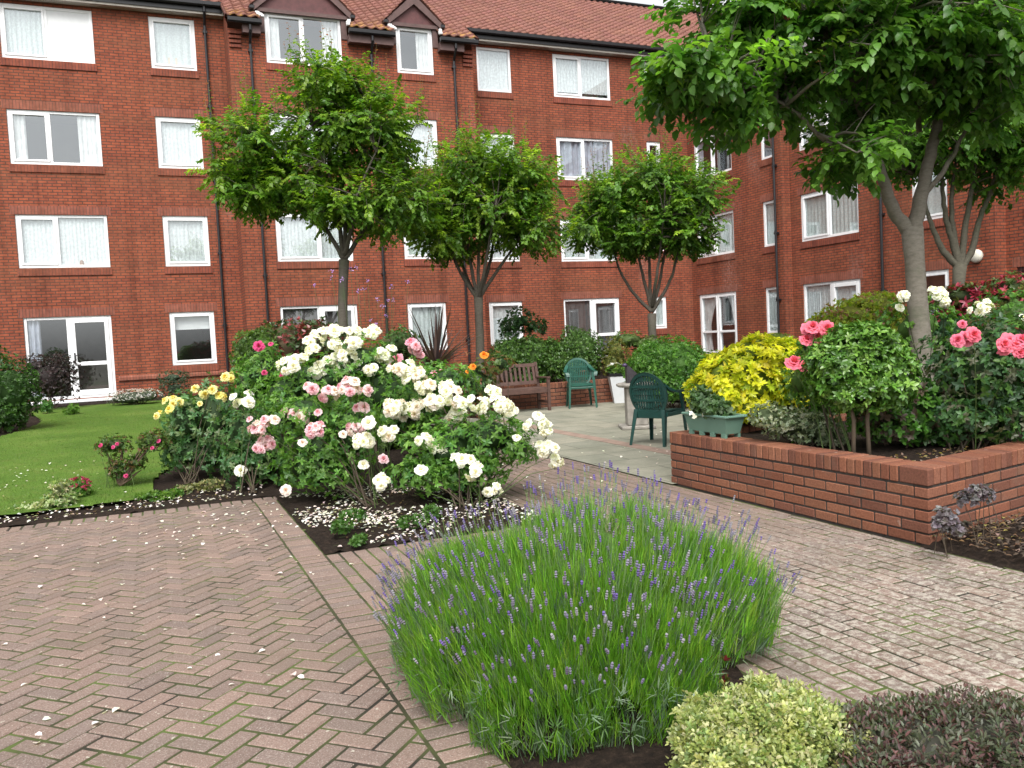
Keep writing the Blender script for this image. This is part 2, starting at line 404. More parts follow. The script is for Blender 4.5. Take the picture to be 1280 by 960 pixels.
while x<2.9: paver(PM,[(x,5.745),(x+w,5.745),(x+w,5.94),(x,5.94)]); x+=w
k=0; x=1.03
while x<4.36:
    y=.4+(k%2)*w+ (.03 if k%3==0 else 0)
    x1=min(x+w,4.4)
    while y<10.3:
        P=[(x,y),(x1,y),(x1,y+2*w),(x,y+2*w)]; yc=y+w; xc=x+w/2
        ok=not inpoly(xc,yc,LAVBED)
        if xc<2.83:
            if yc>5.745-.02: 
                P=clip(P,0,1,5.745) if y<5.745 else []
        if yc>(8.4 if xc<2.83 else 10.35): P=[]
        if len(P)>=3 and ok: paver(PM,P,.0068)
        y+=2*w
    k+=1; x+=w
x=4.4
o=PM.build('path',M['paver'],usecol=True); o['kind']='structure'
# pink block stripe let into the patio
m=MB(); m.box(5.42,6.9,.0,5.62,14.8,.013); m2=plain('worn_pink_blocks',(.27,.19,.15),.85,.25,6)
o=m.build('paving',m2); o['kind']='structure'
# soil round the lavender
m=MB(); cx,cy=1.7,2.6; n=len(LAVBED); rings=[1.04,.95,.7,.4]
P_=[]
for a in range(n):
    p,q_=LAVBED[a-1],LAVBED[a]
    for t in np.linspace(0,1,9)[:-1]: P_.append((p[0]+(q_[0]-p[0])*t,p[1]+(q_[1]-p[1])*t))
ri=[]
for k_,rr in enumerate(rings):
    ri.append(len(m.v))
    for p in P_:
        j=1+R.uniform(-.03,.03) if k_ else 1+R.uniform(-.035,.035); m.v.append((cx+(p[0]-cx)*rr*j,cy+(p[1]-cy)*rr*j,[-.02,.012,.03,.045][k_]+R.uniform(-.006,.008)*(k_>0))); m.c.append((1,1,1))
for a in range(len(ri)-1):
    for b in range(len(P_)): b2=(b+1)%len(P_); m.f.append([ri[a]+b,ri[a]+b2,ri[a+1]+b2,ri[a+1]+b])
m.f.append([ri[-1]+b for b in range(len(P_))]); o=m.build('soil',M['soil'],smooth=True); o['kind']='structure'
# soil bed to the right of the path, below the raised bed
def zbed(x,y): return .05*min(1,max(0,(x-4.4)/.4))
sheet('soil',4.38,-2,12,3.95,.06,-.005,M['soil'],zf=zbed,rough=.016,keep=lambda x,y: y>2.0 or x>4.5)
sheet('lawn',4.42,-2,12,3.28,.1,.03,M['grass'],keep=lambda x,y: y<3.2-(x-4.4)*.05 and x>4.5-.1*math.sin(y*3),rough=.004)
DATA={
'T1':[(3.356,15.127,5.41,1.127,1.3,0.873),(1.967,15.691,5.034,0.732,1.3,0.648),(1.972,15.636,4.145,0.535,1.3,0.366),(2.833,15.287,4.381,0.915,1.3,0.634),(4.08,14.806,5.16,0.634,1.3,0.732),(4.129,14.714,3.959,0.775,1.3,0.592),(3.315,15.05,3.834,0.634,1.3,0.338),(1.668,15.783,4.444,0.423,1.3,0.423),(3.334,15.174,6.046,0.704,1.3,0.423)],
'T2':[(6.498,16.495,5.027,1.019,1.3,0.624),(7.303,16.13,4.605,0.739,1.3,0.624),(5.618,16.825,4.334,0.854,1.3,0.624),(6.435,16.466,4.093,1.232,1.3,0.739),(5.759,16.716,3.504,0.657,1.3,0.394),(7.316,16.068,3.667,0.739,1.3,0.526),(5.213,16.973,3.945,0.493,1.3,0.329)],
'T3':[(10.559,16.399,4.842,0.892,1.3,0.571),(9.63,16.77,4.481,0.749,1.3,0.535),(11.358,16.04,4.477,0.714,1.3,0.607),(10.451,16.392,3.955,1.463,1.3,0.571),(9.173,16.922,3.791,0.5,1.3,0.392),(11.125,16.077,3.454,0.678,1.3,0.321),(10.056,16.53,3.476,0.714,1.3,0.321)],
'T4':[(3.969,5.949,3.517,0.168,0.75,0.071),(4.973,6.105,4.129,0.66,0.75,0.486),(4.369,5.888,3.509,0.394,0.75,0.158),(4.095,5.891,3.446,0.227,0.75,0.091),(5.329,6.139,3.583,0.464,0.75,0.321),(5.77,5.543,4.007,0.811,0.75,0.575),(6.66,5.382,3.969,0.73,0.75,0.556),(6.174,6.202,3.326,0.338,0.75,0.225),(7.258,5.544,3.616,0.439,0.75,0.454),(6.601,5.898,4.898,1.611,0.75,0.549),(6.639,6.25,3.78,0.462,0.75,0.385),(5.797,5.79,2.87,0.268,0.75,0.141),(4.79,6.024,3.311,0.308,0.75,0.151),(7.623,6.267,3.737,0.363,0.75,0.323)],
'T5':[(10.008,9.005,4.563,0.789,1.3,0.451),(10.703,8.682,4.074,0.845,1.3,0.62),(11.246,8.428,3.65,0.507,1.3,0.507),(9.101,8.8,3.811,0.432,1.3,0.259),(10.166,8.894,3.821,0.563,1.3,0.338),(10.548,8.795,4.872,1.014,1.3,0.563),(11.458,8.388,4.485,0.563,1.3,0.676)],
'T1p':[(3.122,14.982,1.335),(3.256,15.022,2.949)],
'T2p':[(6.221,16.352,0.684),(6.284,16.422,2.292)],
'T3p':[(10.301,16.234,0.249),(10.356,16.304,1.817)],
'T4p':[(6.796,5.969,0.189),(6.827,6.009,1.073),(6.824,6.083,2.306)],
'T5p':[(10.348,8.591,0.034),(10.465,8.608,1.155),(10.574,8.622,2.164)],
'T1l':[[(3.256,15.022,2.949),(3.03,15.148,3.454),(2.862,15.243,3.858),(2.574,15.397,4.395),(2.154,15.605,4.911)],[(3.256,15.022,2.949),(3.221,15.075,3.585),(3.207,15.115,4.15),(2.895,14.739,4.752),(2.848,15.352,5.578)],[(3.269,15.017,2.948),(3.334,15.035,3.72),(3.444,15.018,4.207),(3.749,15.375,5.065),(3.773,14.975,5.811)],[(3.269,15.017,2.948),(3.543,14.925,3.356),(3.761,14.854,3.697),(4.048,14.757,4.104),(4.409,14.637,4.649)],[(3.269,15.017,2.948),(3.492,15.499,3.502),(3.64,15.8,4.131),(3.599,16.083,4.921)],[(3.761,14.854,3.697),(4.092,14.719,3.792),(4.496,14.562,4.01)],[(3.03,15.148,3.454),(2.727,15.295,3.781),(2.301,15.5,4.198),(1.922,15.67,4.36)],[(3.261,15.024,3.019),(3.349,14.582,3.516),(3.386,14.266,3.939),(3.667,13.97,4.615)]],
'T2l':[[(6.281,16.42,2.243),(5.972,16.586,2.835),(5.789,16.703,3.503),(5.607,16.82,4.17)],[(6.281,16.42,2.243),(6.179,16.508,2.988),(6.148,16.561,3.648),(6.082,16.638,4.474)],[(6.281,16.42,2.243),(6.33,16.444,2.98),(6.415,16.456,3.798),(6.481,16.487,4.781)],[(6.281,16.42,2.243),(6.691,16.727,3.003),(6.898,16.789,3.68),(6.988,16.252,4.425)],[(6.281,16.42,2.243),(6.651,16.297,2.798),(7.067,16.154,3.352),(7.408,16.044,3.909)],[(6.281,16.42,2.243),(6.278,16.019,2.779),(6.349,15.808,3.391),(6.431,15.591,3.988)],[(6.284,16.422,2.292),(6.252,16.894,2.691),(6.133,17.204,3.395),(6.088,17.483,4.111)]],
'T3l':[[(10.359,16.305,1.853),(10.055,16.456,2.226),(9.806,16.588,2.686),(9.635,16.699,3.32),(9.436,16.826,4.045)],[(10.359,16.305,1.853),(10.243,16.397,2.573),(10.126,16.489,3.293),(10.022,16.587,4.192)],[(10.359,16.305,1.853),(10.357,16.348,2.567),(10.417,16.376,3.456),(10.538,16.389,4.521)],[(10.359,16.305,1.853),(10.571,16.258,2.555),(10.733,16.231,3.261),(11.006,16.168,4.139)],[(10.359,16.305,1.853),(10.784,16.167,2.544),(11.028,16.106,3.245),(11.404,15.988,3.939)],[(10.365,16.308,1.941),(10.268,15.95,2.536),(10.333,15.849,3.133),(10.296,15.583,3.868)]],
'T4l':[[(6.808,6.088,2.269),(6.679,6.155,2.468),(6.516,6.135,2.803),(6.286,6.03,3.07),(5.945,5.871,3.443),(5.689,5.784,3.813)],[(6.836,6.076,2.267),(6.913,6.062,2.571),(7.034,6.036,2.989),(7.154,6.01,3.406),(7.422,6.136,3.764),(7.735,6.253,4.297)],[(6.302,6.019,2.995),(6.191,6.198,3.386),(6.255,6.411,3.763),(6.395,6.601,4.293)],[(5.909,5.966,2.968),(5.656,5.97,3.065),(5.45,5.957,3.213),(5.017,5.934,3.401),(4.521,5.932,3.5)],[(7.154,6.01,3.406),(6.967,5.882,3.585),(6.579,5.733,3.801),(6.154,5.602,4.066)],[(6.913,6.062,2.571),(7.096,5.894,2.886),(7.217,5.857,3.108),(7.244,5.747,3.269),(7.249,5.64,3.352)],[(7.264,5.738,3.268),(7.279,5.738,3.38)],[(7.422,6.136,3.764),(7.158,5.824,3.95),(7.217,5.585,4.021),(7.41,5.495,3.865)],[(7.212,6.305,3.289),(7.168,6.35,3.731),(7.168,6.485,4.166)]],
'T5l':[[(10.571,8.621,2.108),(10.379,8.716,2.344),(10.273,8.777,2.631),(10.191,8.831,2.952),(10.14,8.882,3.428)],[(10.571,8.621,2.108),(10.493,8.677,2.507),(10.433,8.723,2.848),(10.422,8.755,3.3),(10.429,8.785,3.864)],[(10.571,8.621,2.108),(10.522,8.672,2.618),(10.521,8.699,3.069),(10.621,8.69,3.628)],[(10.571,8.621,2.108),(10.667,8.61,2.61),(10.805,8.592,3.279),(10.946,8.565,3.836)],[(10.591,8.612,2.107),(10.755,8.559,2.38),(10.889,8.529,2.824),(11.036,8.487,3.154),(11.19,8.448,3.597)]],
'hedgeL':[(-2.387,17.827,0.904,0.524,0.524,0.611),(-2.872,18.043,1.076,0.582,0.582,0.728),(-2.47,17.836,0.472,0.364,0.364,0.32)],
'purple':[(-2.219,22.872,0.995,0.759,0.759,0.683),(-1.981,22.78,1.153,0.417,0.417,0.417),(-2.497,23.006,1.275,0.379,0.379,0.303)],
'wallpea':[(0.541,24.196,0.823,0.423,0.423,0.19)],
'cushion':[(-0.497,22.546,0.445,0.503,0.503,0.174),(-0.104,22.381,0.463,0.309,0.309,0.155)],
'greenA':[(-2.193,21.522,0.42,0.143,0.143,0.143)],
'greenB':[(-1.629,20.736,0.351,0.156,0.156,0.122)],
'dwarf':[(-0.426,10.179,0.488,0.208,0.18,0.122),(-0.024,10.01,0.51,0.174,0.18,0.13),(-0.378,10.144,0.242,0.113,0.18,0.122),(-0.215,10.078,0.294,0.104,0.18,0.087)],
'antirr':[(-0.766,9.756,0.091,0.123,0.123,0.107)],
'varieg':[(-1.156,9.424,-0.019,0.234,0.2,0.07),(-0.898,9.321,0.077,0.156,0.2,0.07),(-1.268,9.468,-0.075,0.125,0.2,0.055),(-1.011,9.364,0.005,0.171,0.2,0.062),(-0.883,9.321,0.185,0.039,0.2,0.094)],
'bedgreens':[(-0.097,9.305,0.014,0.145,0.15,0.048),(0.113,9.218,0.035,0.097,0.15,0.04)],
'yellowish':[(0.274,9.475,0.028,0.15,0.15,0.05),(0.484,9.389,0.067,0.134,0.15,0.042)],
'fy':[(0.373,10.429,0.313,0.368,0.4,0.276),(0.355,10.459,0.682,0.294,0.4,0.386),(0.654,10.334,0.712,0.35,0.4,0.46),(0.249,10.485,0.366,0.202,0.4,0.276),(0.581,10.338,0.256,0.276,0.4,0.221)],
'fw1':[(1.016,9.499,0.217,0.432,0.4,0.259),(0.92,9.561,0.568,0.328,0.4,0.363),(1.064,9.487,0.344,0.294,0.4,0.328),(0.82,9.585,0.271,0.173,0.4,0.19)],
'fp':[(1.399,8.039,0.313,0.466,0.4,0.255),(1.411,8.045,0.5,0.413,0.4,0.315),(1.293,8.113,0.807,0.413,0.4,0.27),(1.697,7.932,0.635,0.3,0.4,0.361),(1.534,7.979,0.268,0.27,0.4,0.165)],
'fwb':[(1.654,9.174,1.094,0.598,0.45,0.308),(2.058,9.012,1.243,0.444,0.45,0.325),(2.274,8.902,0.932,0.41,0.45,0.359),(1.331,9.303,0.983,0.342,0.45,0.256)],
'fwc':[(2.512,8.251,0.82,0.323,0.4,0.363),(2.748,8.163,1.009,0.323,0.4,0.242),(2.281,8.342,0.711,0.291,0.4,0.323)],
'fwr':[(2.504,7.24,0.221,0.434,0.4,0.202),(2.208,7.369,0.273,0.325,0.4,0.188),(2.421,7.291,0.478,0.434,0.4,0.275),(2.761,7.153,0.569,0.398,0.4,0.246),(2.986,7.05,0.448,0.202,0.4,0.174),(2.274,7.34,0.269,0.289,0.4,0.159),(2.678,7.173,0.32,0.325,0.4,0.159)],
'fpk':[(2.869,9.853,1.044,0.306,0.35,0.23),(3.13,9.739,0.982,0.239,0.35,0.268)],
'for':[(3.707,9.925,0.889,0.299,0.3,0.358),(3.998,9.816,1.123,0.179,0.3,0.139),(3.556,9.977,0.698,0.279,0.3,0.239)],
'fmg':[(1.217,10.339,1.138,0.282,0.4,0.376),(1.37,10.257,0.848,0.376,0.4,0.319),(1.038,10.41,1.053,0.207,0.4,0.282)],
'fcr':[(5.883,4.662,0.971,0.372,0.45,0.384),(6.083,4.588,1.146,0.26,0.45,0.322),(5.737,4.705,0.669,0.31,0.45,0.211),(6.083,4.562,0.712,0.279,0.45,0.31)],
'fcs':[(4.901,5.417,1.211,0.091,0.15,0.13),(4.936,5.391,1.014,0.091,0.15,0.155)],
'topi':[(1.445,13.518,1.357,0.33,0.45,0.415),(1.606,13.453,1.409,0.293,0.45,0.391)],
'photi':[(2.049,13.594,1.449,0.649,0.6,0.45),(2.459,13.427,1.552,0.375,0.6,0.325),(1.807,13.686,1.275,0.375,0.6,0.3)],
'backg':[(3.407,13.222,1.187,0.507,0.5,0.279),(3.657,13.131,1.428,0.279,0.5,0.254),(3.107,13.342,1.077,0.38,0.5,0.279)],
'hedgeA':[(7.033,16.792,1.05,0.41,0.5,0.41),(7.504,16.592,1.025,0.478,0.5,0.444),(7.893,16.423,0.953,0.342,0.5,0.41)],
'hedgeB':[(8.31,16.034,1.033,0.558,0.6,0.558),(8.187,16.074,0.819,0.575,0.6,0.439)],
'vib':[(7.478,17.082,1.777,0.419,0.5,0.314),(7.758,16.955,1.623,0.314,0.5,0.21),(7.244,17.174,1.65,0.245,0.5,0.245)],
'ygb':[(9.003,15.629,0.961,0.286,0.4,0.403),(8.914,15.656,0.781,0.303,0.4,0.303)],
'roundb':[(8.744,13.223,0.712,0.762,0.75,0.586),(8.435,13.354,0.729,0.439,0.75,0.498),(9.061,13.082,0.607,0.41,0.75,0.498),(8.727,13.214,0.449,0.645,0.75,0.381)],
't3g':[(9.618,16.148,1.26,0.384,0.4,0.175),(10.014,15.974,1.152,0.524,0.4,0.157),(11.274,15.417,0.734,0.419,0.4,0.175)],
'choisya':[(5.34,6.736,0.919,0.468,0.42,0.358),(5.706,6.587,1.016,0.234,0.42,0.265),(5.046,6.854,0.818,0.281,0.42,0.218),(5.463,6.698,1.146,0.351,0.42,0.187),(5.092,6.844,0.971,0.218,0.42,0.203),(5.286,6.743,0.649,0.312,0.42,0.187),(5.726,6.565,0.781,0.171,0.42,0.218)],
'yew':[(9.81,11.602,1.137,0.354,0.4,0.15)],
'ygr':[(8.028,8.024,1.45,0.473,0.5,0.256),(7.747,8.135,1.317,0.276,0.5,0.276),(8.384,7.867,1.332,0.375,0.5,0.276),(8.222,7.953,1.617,0.296,0.5,0.158)],
'redph':[(9.305,7.163,1.513,0.575,0.5,0.23),(8.764,7.381,1.35,0.421,0.5,0.153),(9.538,7.075,1.692,0.268,0.5,0.211),(8.961,7.316,1.656,0.268,0.5,0.134)],
'dkh':[(7.96,6.627,1.227,0.259,0.45,0.225),(8.129,6.55,1.132,0.259,0.45,0.207),(7.655,6.754,1.2,0.173,0.45,0.19)],
'stdb':[(4.865,4.833,1.181,0.346,0.28,0.215),(4.694,4.9,1.101,0.203,0.28,0.215),(5.047,4.746,1.022,0.203,0.28,0.25),(4.866,4.819,0.96,0.334,0.28,0.191),(4.873,4.836,1.3,0.238,0.28,0.119)],
'ulow':[(5.592,4.987,0.726,0.281,0.3,0.217),(5.437,5.046,0.606,0.243,0.3,0.14),(5.728,4.92,0.559,0.255,0.3,0.153),(5.295,5.11,0.678,0.192,0.3,0.166)],
'ulow2':[(5.034,5.671,0.934,0.135,0.2,0.203),(5.178,5.599,0.757,0.176,0.2,0.149)],
'vgc':[(4.782,5.541,0.625,0.223,0.22,0.145),(4.961,5.463,0.583,0.223,0.22,0.158),(4.635,5.608,0.699,0.145,0.22,0.105),(5.077,5.41,0.511,0.145,0.22,0.092)],
'heuA':[(4.587,3.65,0.352,0.098,0.06,0.054),(4.509,3.682,0.327,0.068,0.06,0.039)],
'heuB':[(4.234,3.578,0.277,0.066,0.07,0.061),(4.281,3.554,0.213,0.075,0.07,0.042),(4.196,3.591,0.232,0.047,0.07,0.047)],
'trough_pl':[(4.507,6.21,0.776,0.169,0.08,0.085),(4.426,6.247,0.83,0.127,0.08,0.085)],
'potg':[(7.395,15.324,0.872,0.255,0.2,0.16),(7.255,15.377,0.768,0.144,0.2,0.144)],
'potw':[(8.232,14.311,0.757,0.185,0.15,0.077),(8.435,14.229,0.807,0.092,0.15,0.139)],
'hebeY':[(1.605,2.023,0.258,0.192,0.16,0.091),(1.736,1.967,0.239,0.12,0.16,0.072),(1.471,2.079,0.242,0.096,0.16,0.072),(1.598,2.02,0.151,0.227,0.16,0.072),(1.653,2.006,0.316,0.12,0.16,0.053),(1.5,2.063,0.18,0.12,0.16,0.072)],
'hebeR':[(2.001,1.798,0.2,0.211,0.2,0.089),(2.175,1.725,0.214,0.164,0.2,0.089),(1.848,1.862,0.185,0.129,0.2,0.08),(2.281,1.679,0.185,0.094,0.2,0.094),(2.061,1.768,0.126,0.282,0.2,0.094)],
'groundcov':[(2.109,8.808,0.015,0.008,0.008,0.008)],
'bedweed':[(1.357,6.523,0.129,0.099,0.1,0.043),(1.244,6.351,0.094,0.072,0.1,0.036),(1.781,6.34,0.062,0.112,0.1,0.043),(1.285,6.006,0.055,0.046,0.1,0.017),(2.016,6.568,0.069,0.065,0.1,0.045)],
'fillmid':[(2.866,11.247,0.688,0.648,0.5,0.281),(3.66,10.909,0.645,0.432,0.5,0.281),(2.377,11.461,0.822,0.54,0.5,0.324)],
'bwb':[((1.547,9.054,1.512),0.0884,5,0.0545),((1.68,9.087,1.578),0.0713,3,0.055),((1.755,8.829,1.586),0.0766,4,0.0537),((1.906,8.885,1.581),0.0882,5,0.0544),((2.077,9.018,1.541),0.0793,4,0.0555),((2.212,8.964,1.569),0.0793,4,0.0555),((1.536,8.822,1.423),0.069,3,0.0532),((1.738,8.784,1.464),0.0694,3,0.0534),((1.913,8.625,1.471),0.0687,3,0.053),((2.239,8.691,1.333),0.0984,7,0.0541),((1.312,8.856,1.28),0.1201,11,0.0529),((1.599,8.962,1.192),0.0985,7,0.0542),((1.77,9.0,1.287),0.0889,5,0.0548),((1.864,8.761,1.319),0.087,5,0.0536),((1.883,8.962,1.21),0.0997,7,0.0549),((2.021,8.858,1.221),0.0886,5,0.0546),((2.082,8.523,1.204),0.0755,4,0.0529),((2.282,8.734,1.278),0.0531,1,0.0531)],
'bws':[((0.867,9.088,0.912),0.1141,5,0.0533),((0.8,9.158,0.189),0.0837,2,0.0537)],
'bp':[((1.321,7.71,1.08),0.0544,3,0.043),((1.458,7.735,1.024),0.0854,8,0.0434),((1.599,7.451,1.07),0.1039,13,0.0422),((1.731,7.512,1.028),0.0542,3,0.0428),((1.165,7.948,0.85),0.0618,4,0.0439),((1.248,7.913,0.814),0.0772,7,0.0439),((0.942,7.624,0.829),0.0587,4,0.0418),((0.82,7.716,0.759),0.0738,7,0.042),((0.756,7.664,0.857),0.0292,1,0.0292),((0.893,7.803,0.61),0.084,8,0.0427),((1.265,7.43,0.728),0.0729,7,0.0415),((1.198,7.683,0.608),0.045,1,0.045),((1.684,7.588,0.709),0.076,7,0.0432),((1.516,7.455,0.674),0.0356,1,0.0356),((1.712,7.601,0.874),0.0548,3,0.0433),((1.352,7.706,0.865),0.0363,1,0.0363),((1.002,7.507,0.226),0.0408,1,0.0408),((1.863,7.446,0.421),0.0453,1,0.0453),((1.571,7.448,1.117),0.0533,3,0.0421)],
'bpk':[((2.732,9.307,1.384),0.1068,5,0.0542),((2.838,9.343,1.302),0.0538,1,0.0538),((2.532,9.244,1.28),0.0564,1,0.0564),((2.506,9.372,1.243),0.038,1,0.038),((2.993,9.364,1.08),0.0349,1,0.0349),((2.953,9.379,1.004),0.0388,1,0.0388),((2.939,8.972,1.109),0.0298,1,0.0298),((2.837,9.049,0.945),0.0449,1,0.0449)],
'bmg':[((1.104,9.675,1.487),0.0739,1,0.0739),((1.333,9.645,1.177),0.0522,1,0.0522),((1.123,9.508,1.2),0.0328,1,0.0328),((1.221,9.604,1.506),0.0295,1,0.0295)],
'bor':[((3.488,9.407,1.128),0.0357,1,0.0357),((3.466,9.501,1.108),0.024,1,0.024),((3.571,9.239,1.262),0.0549,1,0.0549),((3.422,9.41,1.072),0.0238,1,0.0238)],
'bwc':[((2.205,7.888,1.206),0.0966,8,0.0496),((2.324,7.917,1.101),0.1137,10,0.0501),((2.376,7.664,1.025),0.0792,5,0.0488),((2.1,7.888,0.826),0.1124,10,0.0495),((2.33,7.997,0.802),0.115,10,0.0506),((2.206,8.048,0.743),0.0657,3,0.0506),((2.399,7.555,0.87),0.094,8,0.0483),((2.549,7.542,0.969),0.1103,10,0.0485),((2.603,7.428,0.876),0.078,5,0.0481),((2.615,7.627,0.737),0.0959,8,0.0493),((2.007,7.653,0.613),0.0779,5,0.048)],
'bwr':[((1.677,7.26,0.617),0.0818,7,0.045),((1.654,7.343,0.404),0.0472,1,0.0472),((1.671,7.132,0.789),0.0517,1,0.0517),((2.129,7.047,0.61),0.0583,3,0.0449),((2.237,7.206,0.555),0.0448,1,0.0448),((2.314,7.17,0.461),0.0747,5,0.0461),((2.03,6.866,0.378),0.0511,1,0.0511),((2.387,6.762,0.425),0.0713,5,0.044),((2.446,6.648,0.347),0.0706,5,0.0435),((2.623,6.773,0.151),0.0638,4,0.0447),((1.699,6.949,0.298),0.0705,5,0.0434),((2.569,6.85,0.908),0.0726,5,0.0447),((2.681,6.904,0.853),0.0735,5,0.0453),((2.721,6.687,0.876),0.086,8,0.0442),((2.873,6.834,0.797),0.0589,3,0.0454),((2.733,6.858,0.984),0.0586,3,0.0451),((2.935,6.449,0.731),0.0845,8,0.0434),((3.108,6.661,0.628),0.0643,4,0.045),((3.047,6.515,0.487),0.0716,5,0.0441),((3.127,6.56,0.372),0.0637,4,0.0446),((2.822,6.63,0.598),0.043,1,0.043)],
'by':[((0.07,10.286,0.771),0.0679,2,0.0492),((0.203,10.324,0.91),0.0837,4,0.0496),((0.159,10.112,0.849),0.0558,1,0.0558),((0.27,10.188,0.912),0.0452,1,0.0452),((0.445,10.33,1.046),0.0576,1,0.0576),((0.51,10.299,0.965),0.0691,2,0.0501),((0.612,9.841,1.033),0.059,2,0.0481),((0.678,9.853,0.954),0.0593,2,0.0483),((0.738,9.756,1.175),0.0551,1,0.0551),((0.829,9.929,1.165),0.0675,2,0.0489),((0.464,9.844,0.896),0.033,1,0.033)],
'bcr':[((5.156,4.235,1.277),0.0499,1,0.0499),((5.235,4.23,1.29),0.0557,1,0.0557),((5.223,4.163,1.311),0.0496,1,0.0496),((5.507,4.075,1.191),0.072,3,0.0499),((5.537,4.132,1.241),0.056,1,0.056),((5.242,4.265,1.385),0.0336,1,0.0336),((5.484,4.017,1.176),0.0548,1,0.0548),((5.517,4.022,1.256),0.0495,1,0.0495),((5.376,4.053,1.236),0.0438,1,0.0438)],
'bcs':[((4.787,5.265,1.393),0.0693,1,0.0693),((4.854,5.254,1.326),0.0695,1,0.0695),((4.892,5.187,1.399),0.0564,1,0.0564),((4.755,5.269,1.319),0.0566,1,0.0566),((4.689,5.337,1.146),0.057,1,0.057),((4.745,5.312,1.117),0.0507,1,0.0507),((4.775,5.216,1.417),0.0562,1,0.0562)],
'bwp':[((6.347,4.959,1.483),0.1055,11,0.0363),((5.813,5.279,1.63),0.0534,3,0.0367),((5.881,5.023,1.625),0.0777,6,0.0356),((6.032,5.076,1.578),0.0658,4,0.0362),((5.851,5.358,1.539),0.0405,1,0.0405),((6.79,4.954,1.388),0.0473,2,0.0372)],
'verb':[(2.186,10.875,2.395),(2.19,10.868,2.314),(2.309,10.816,2.277),(2.411,10.78,2.404),(2.478,10.754,2.431),(1.969,10.957,2.235),(2.607,10.689,2.261),(2.552,10.705,2.142),(2.881,10.568,2.165),(2.702,10.634,2.002),(2.753,10.607,1.929),(2.823,10.582,1.996),(2.601,10.661,1.754),(3.072,10.49,2.216),(2.663,10.632,1.7),(2.485,10.732,2.116),(2.888,10.554,1.992),(2.791,10.584,1.795)],
'troughA':(4.451,6.462,0.49),
'troughB':(4.527,5.982,0.49),
'pole':[(9.364,10.649,0.233),(9.344,10.692,0.805),(9.081,10.798,0.73),(9.553,10.602,0.781),(9.327,10.725,1.25)],
'cord':(4.185,12.991,0.992)}
# ============================================================ BUILDING
BD=empty('apartment_building',(9,25,0),'long L-shaped red brick apartment block of four storeys under a red pantiled roof','building')
YL,YM=25.1,24.1
def TY(Yp):   # wall facing -Y : u=X, n outward=-Y
    return lambda u,n,z:(u,Yp-n,z)
def TX(Xp):   # wall facing -X : u=-Y (left to right in view), n outward=-X
    return lambda u,n,z:(Xp-n,-u,z)
SILL=[1.17,3.83,6.48,9.14]; TOP=[2.58,5.2,7.86,10.51]
def wall(name,T,u0,u1,z0,z1,holes,label=None):
    """brick sheet with real openings and 0.1 m reveals"""
    m=MB(); us=sorted({u0,u1,*[h[0] for h in holes],*[h[1] for h in holes]}); zs=sorted({z0,z1,*[h[2] for h in holes],*[h[3] for h in holes]})
    us=[u for u in us if u0<=u<=u1]; zs=[z for z in zs if z0<=z<=z1]
    for i in range(len(us)-1):
        for j in range(len(zs)-1):
            cu,cz=(us[i]+us[i+1])/2,(zs[j]+zs[j+1])/2
            if any(h[0]<cu<h[1] and h[2]<cz<h[3] for h in holes): continue
            a,b,c,d=us[i],us[i+1],zs[j],zs[j+1]
            m.face([T(a,0,c),T(b,0,c),T(b,0,d),T(a,0,d)],[(a,c),(b,c),(b,d),(a,d)])
    for (a,b,c,d) in holes:
        D=-.14
        m.face([T(a,0,c),T(a,0,d),T(a,D,d),T(a,D,c)],[(0,c),(0,d),(.14,d),(.14,c)])
        m.face([T(b,0,d),T(b,0,c),T(b,D,c),T(b,D,d)],[(0,d),(0,c),(.14,c),(.14,d)])
        if d<z1-.001: m.face([T(a,0,d),T(b,0,d),T(b,D,d),T(a,D,d)],[(a,0),(b,0),(b,.14),(a,.14)])
        m.face([T(a,0,c),T(a,D,c),T(b,D,c),T(b,0,c)],[(a,0),(a,.14),(b,.14),(b,0)])
    o=m.build(name,M['brick'],BD,useuv=True)
    if label: o['label']=label
    return o
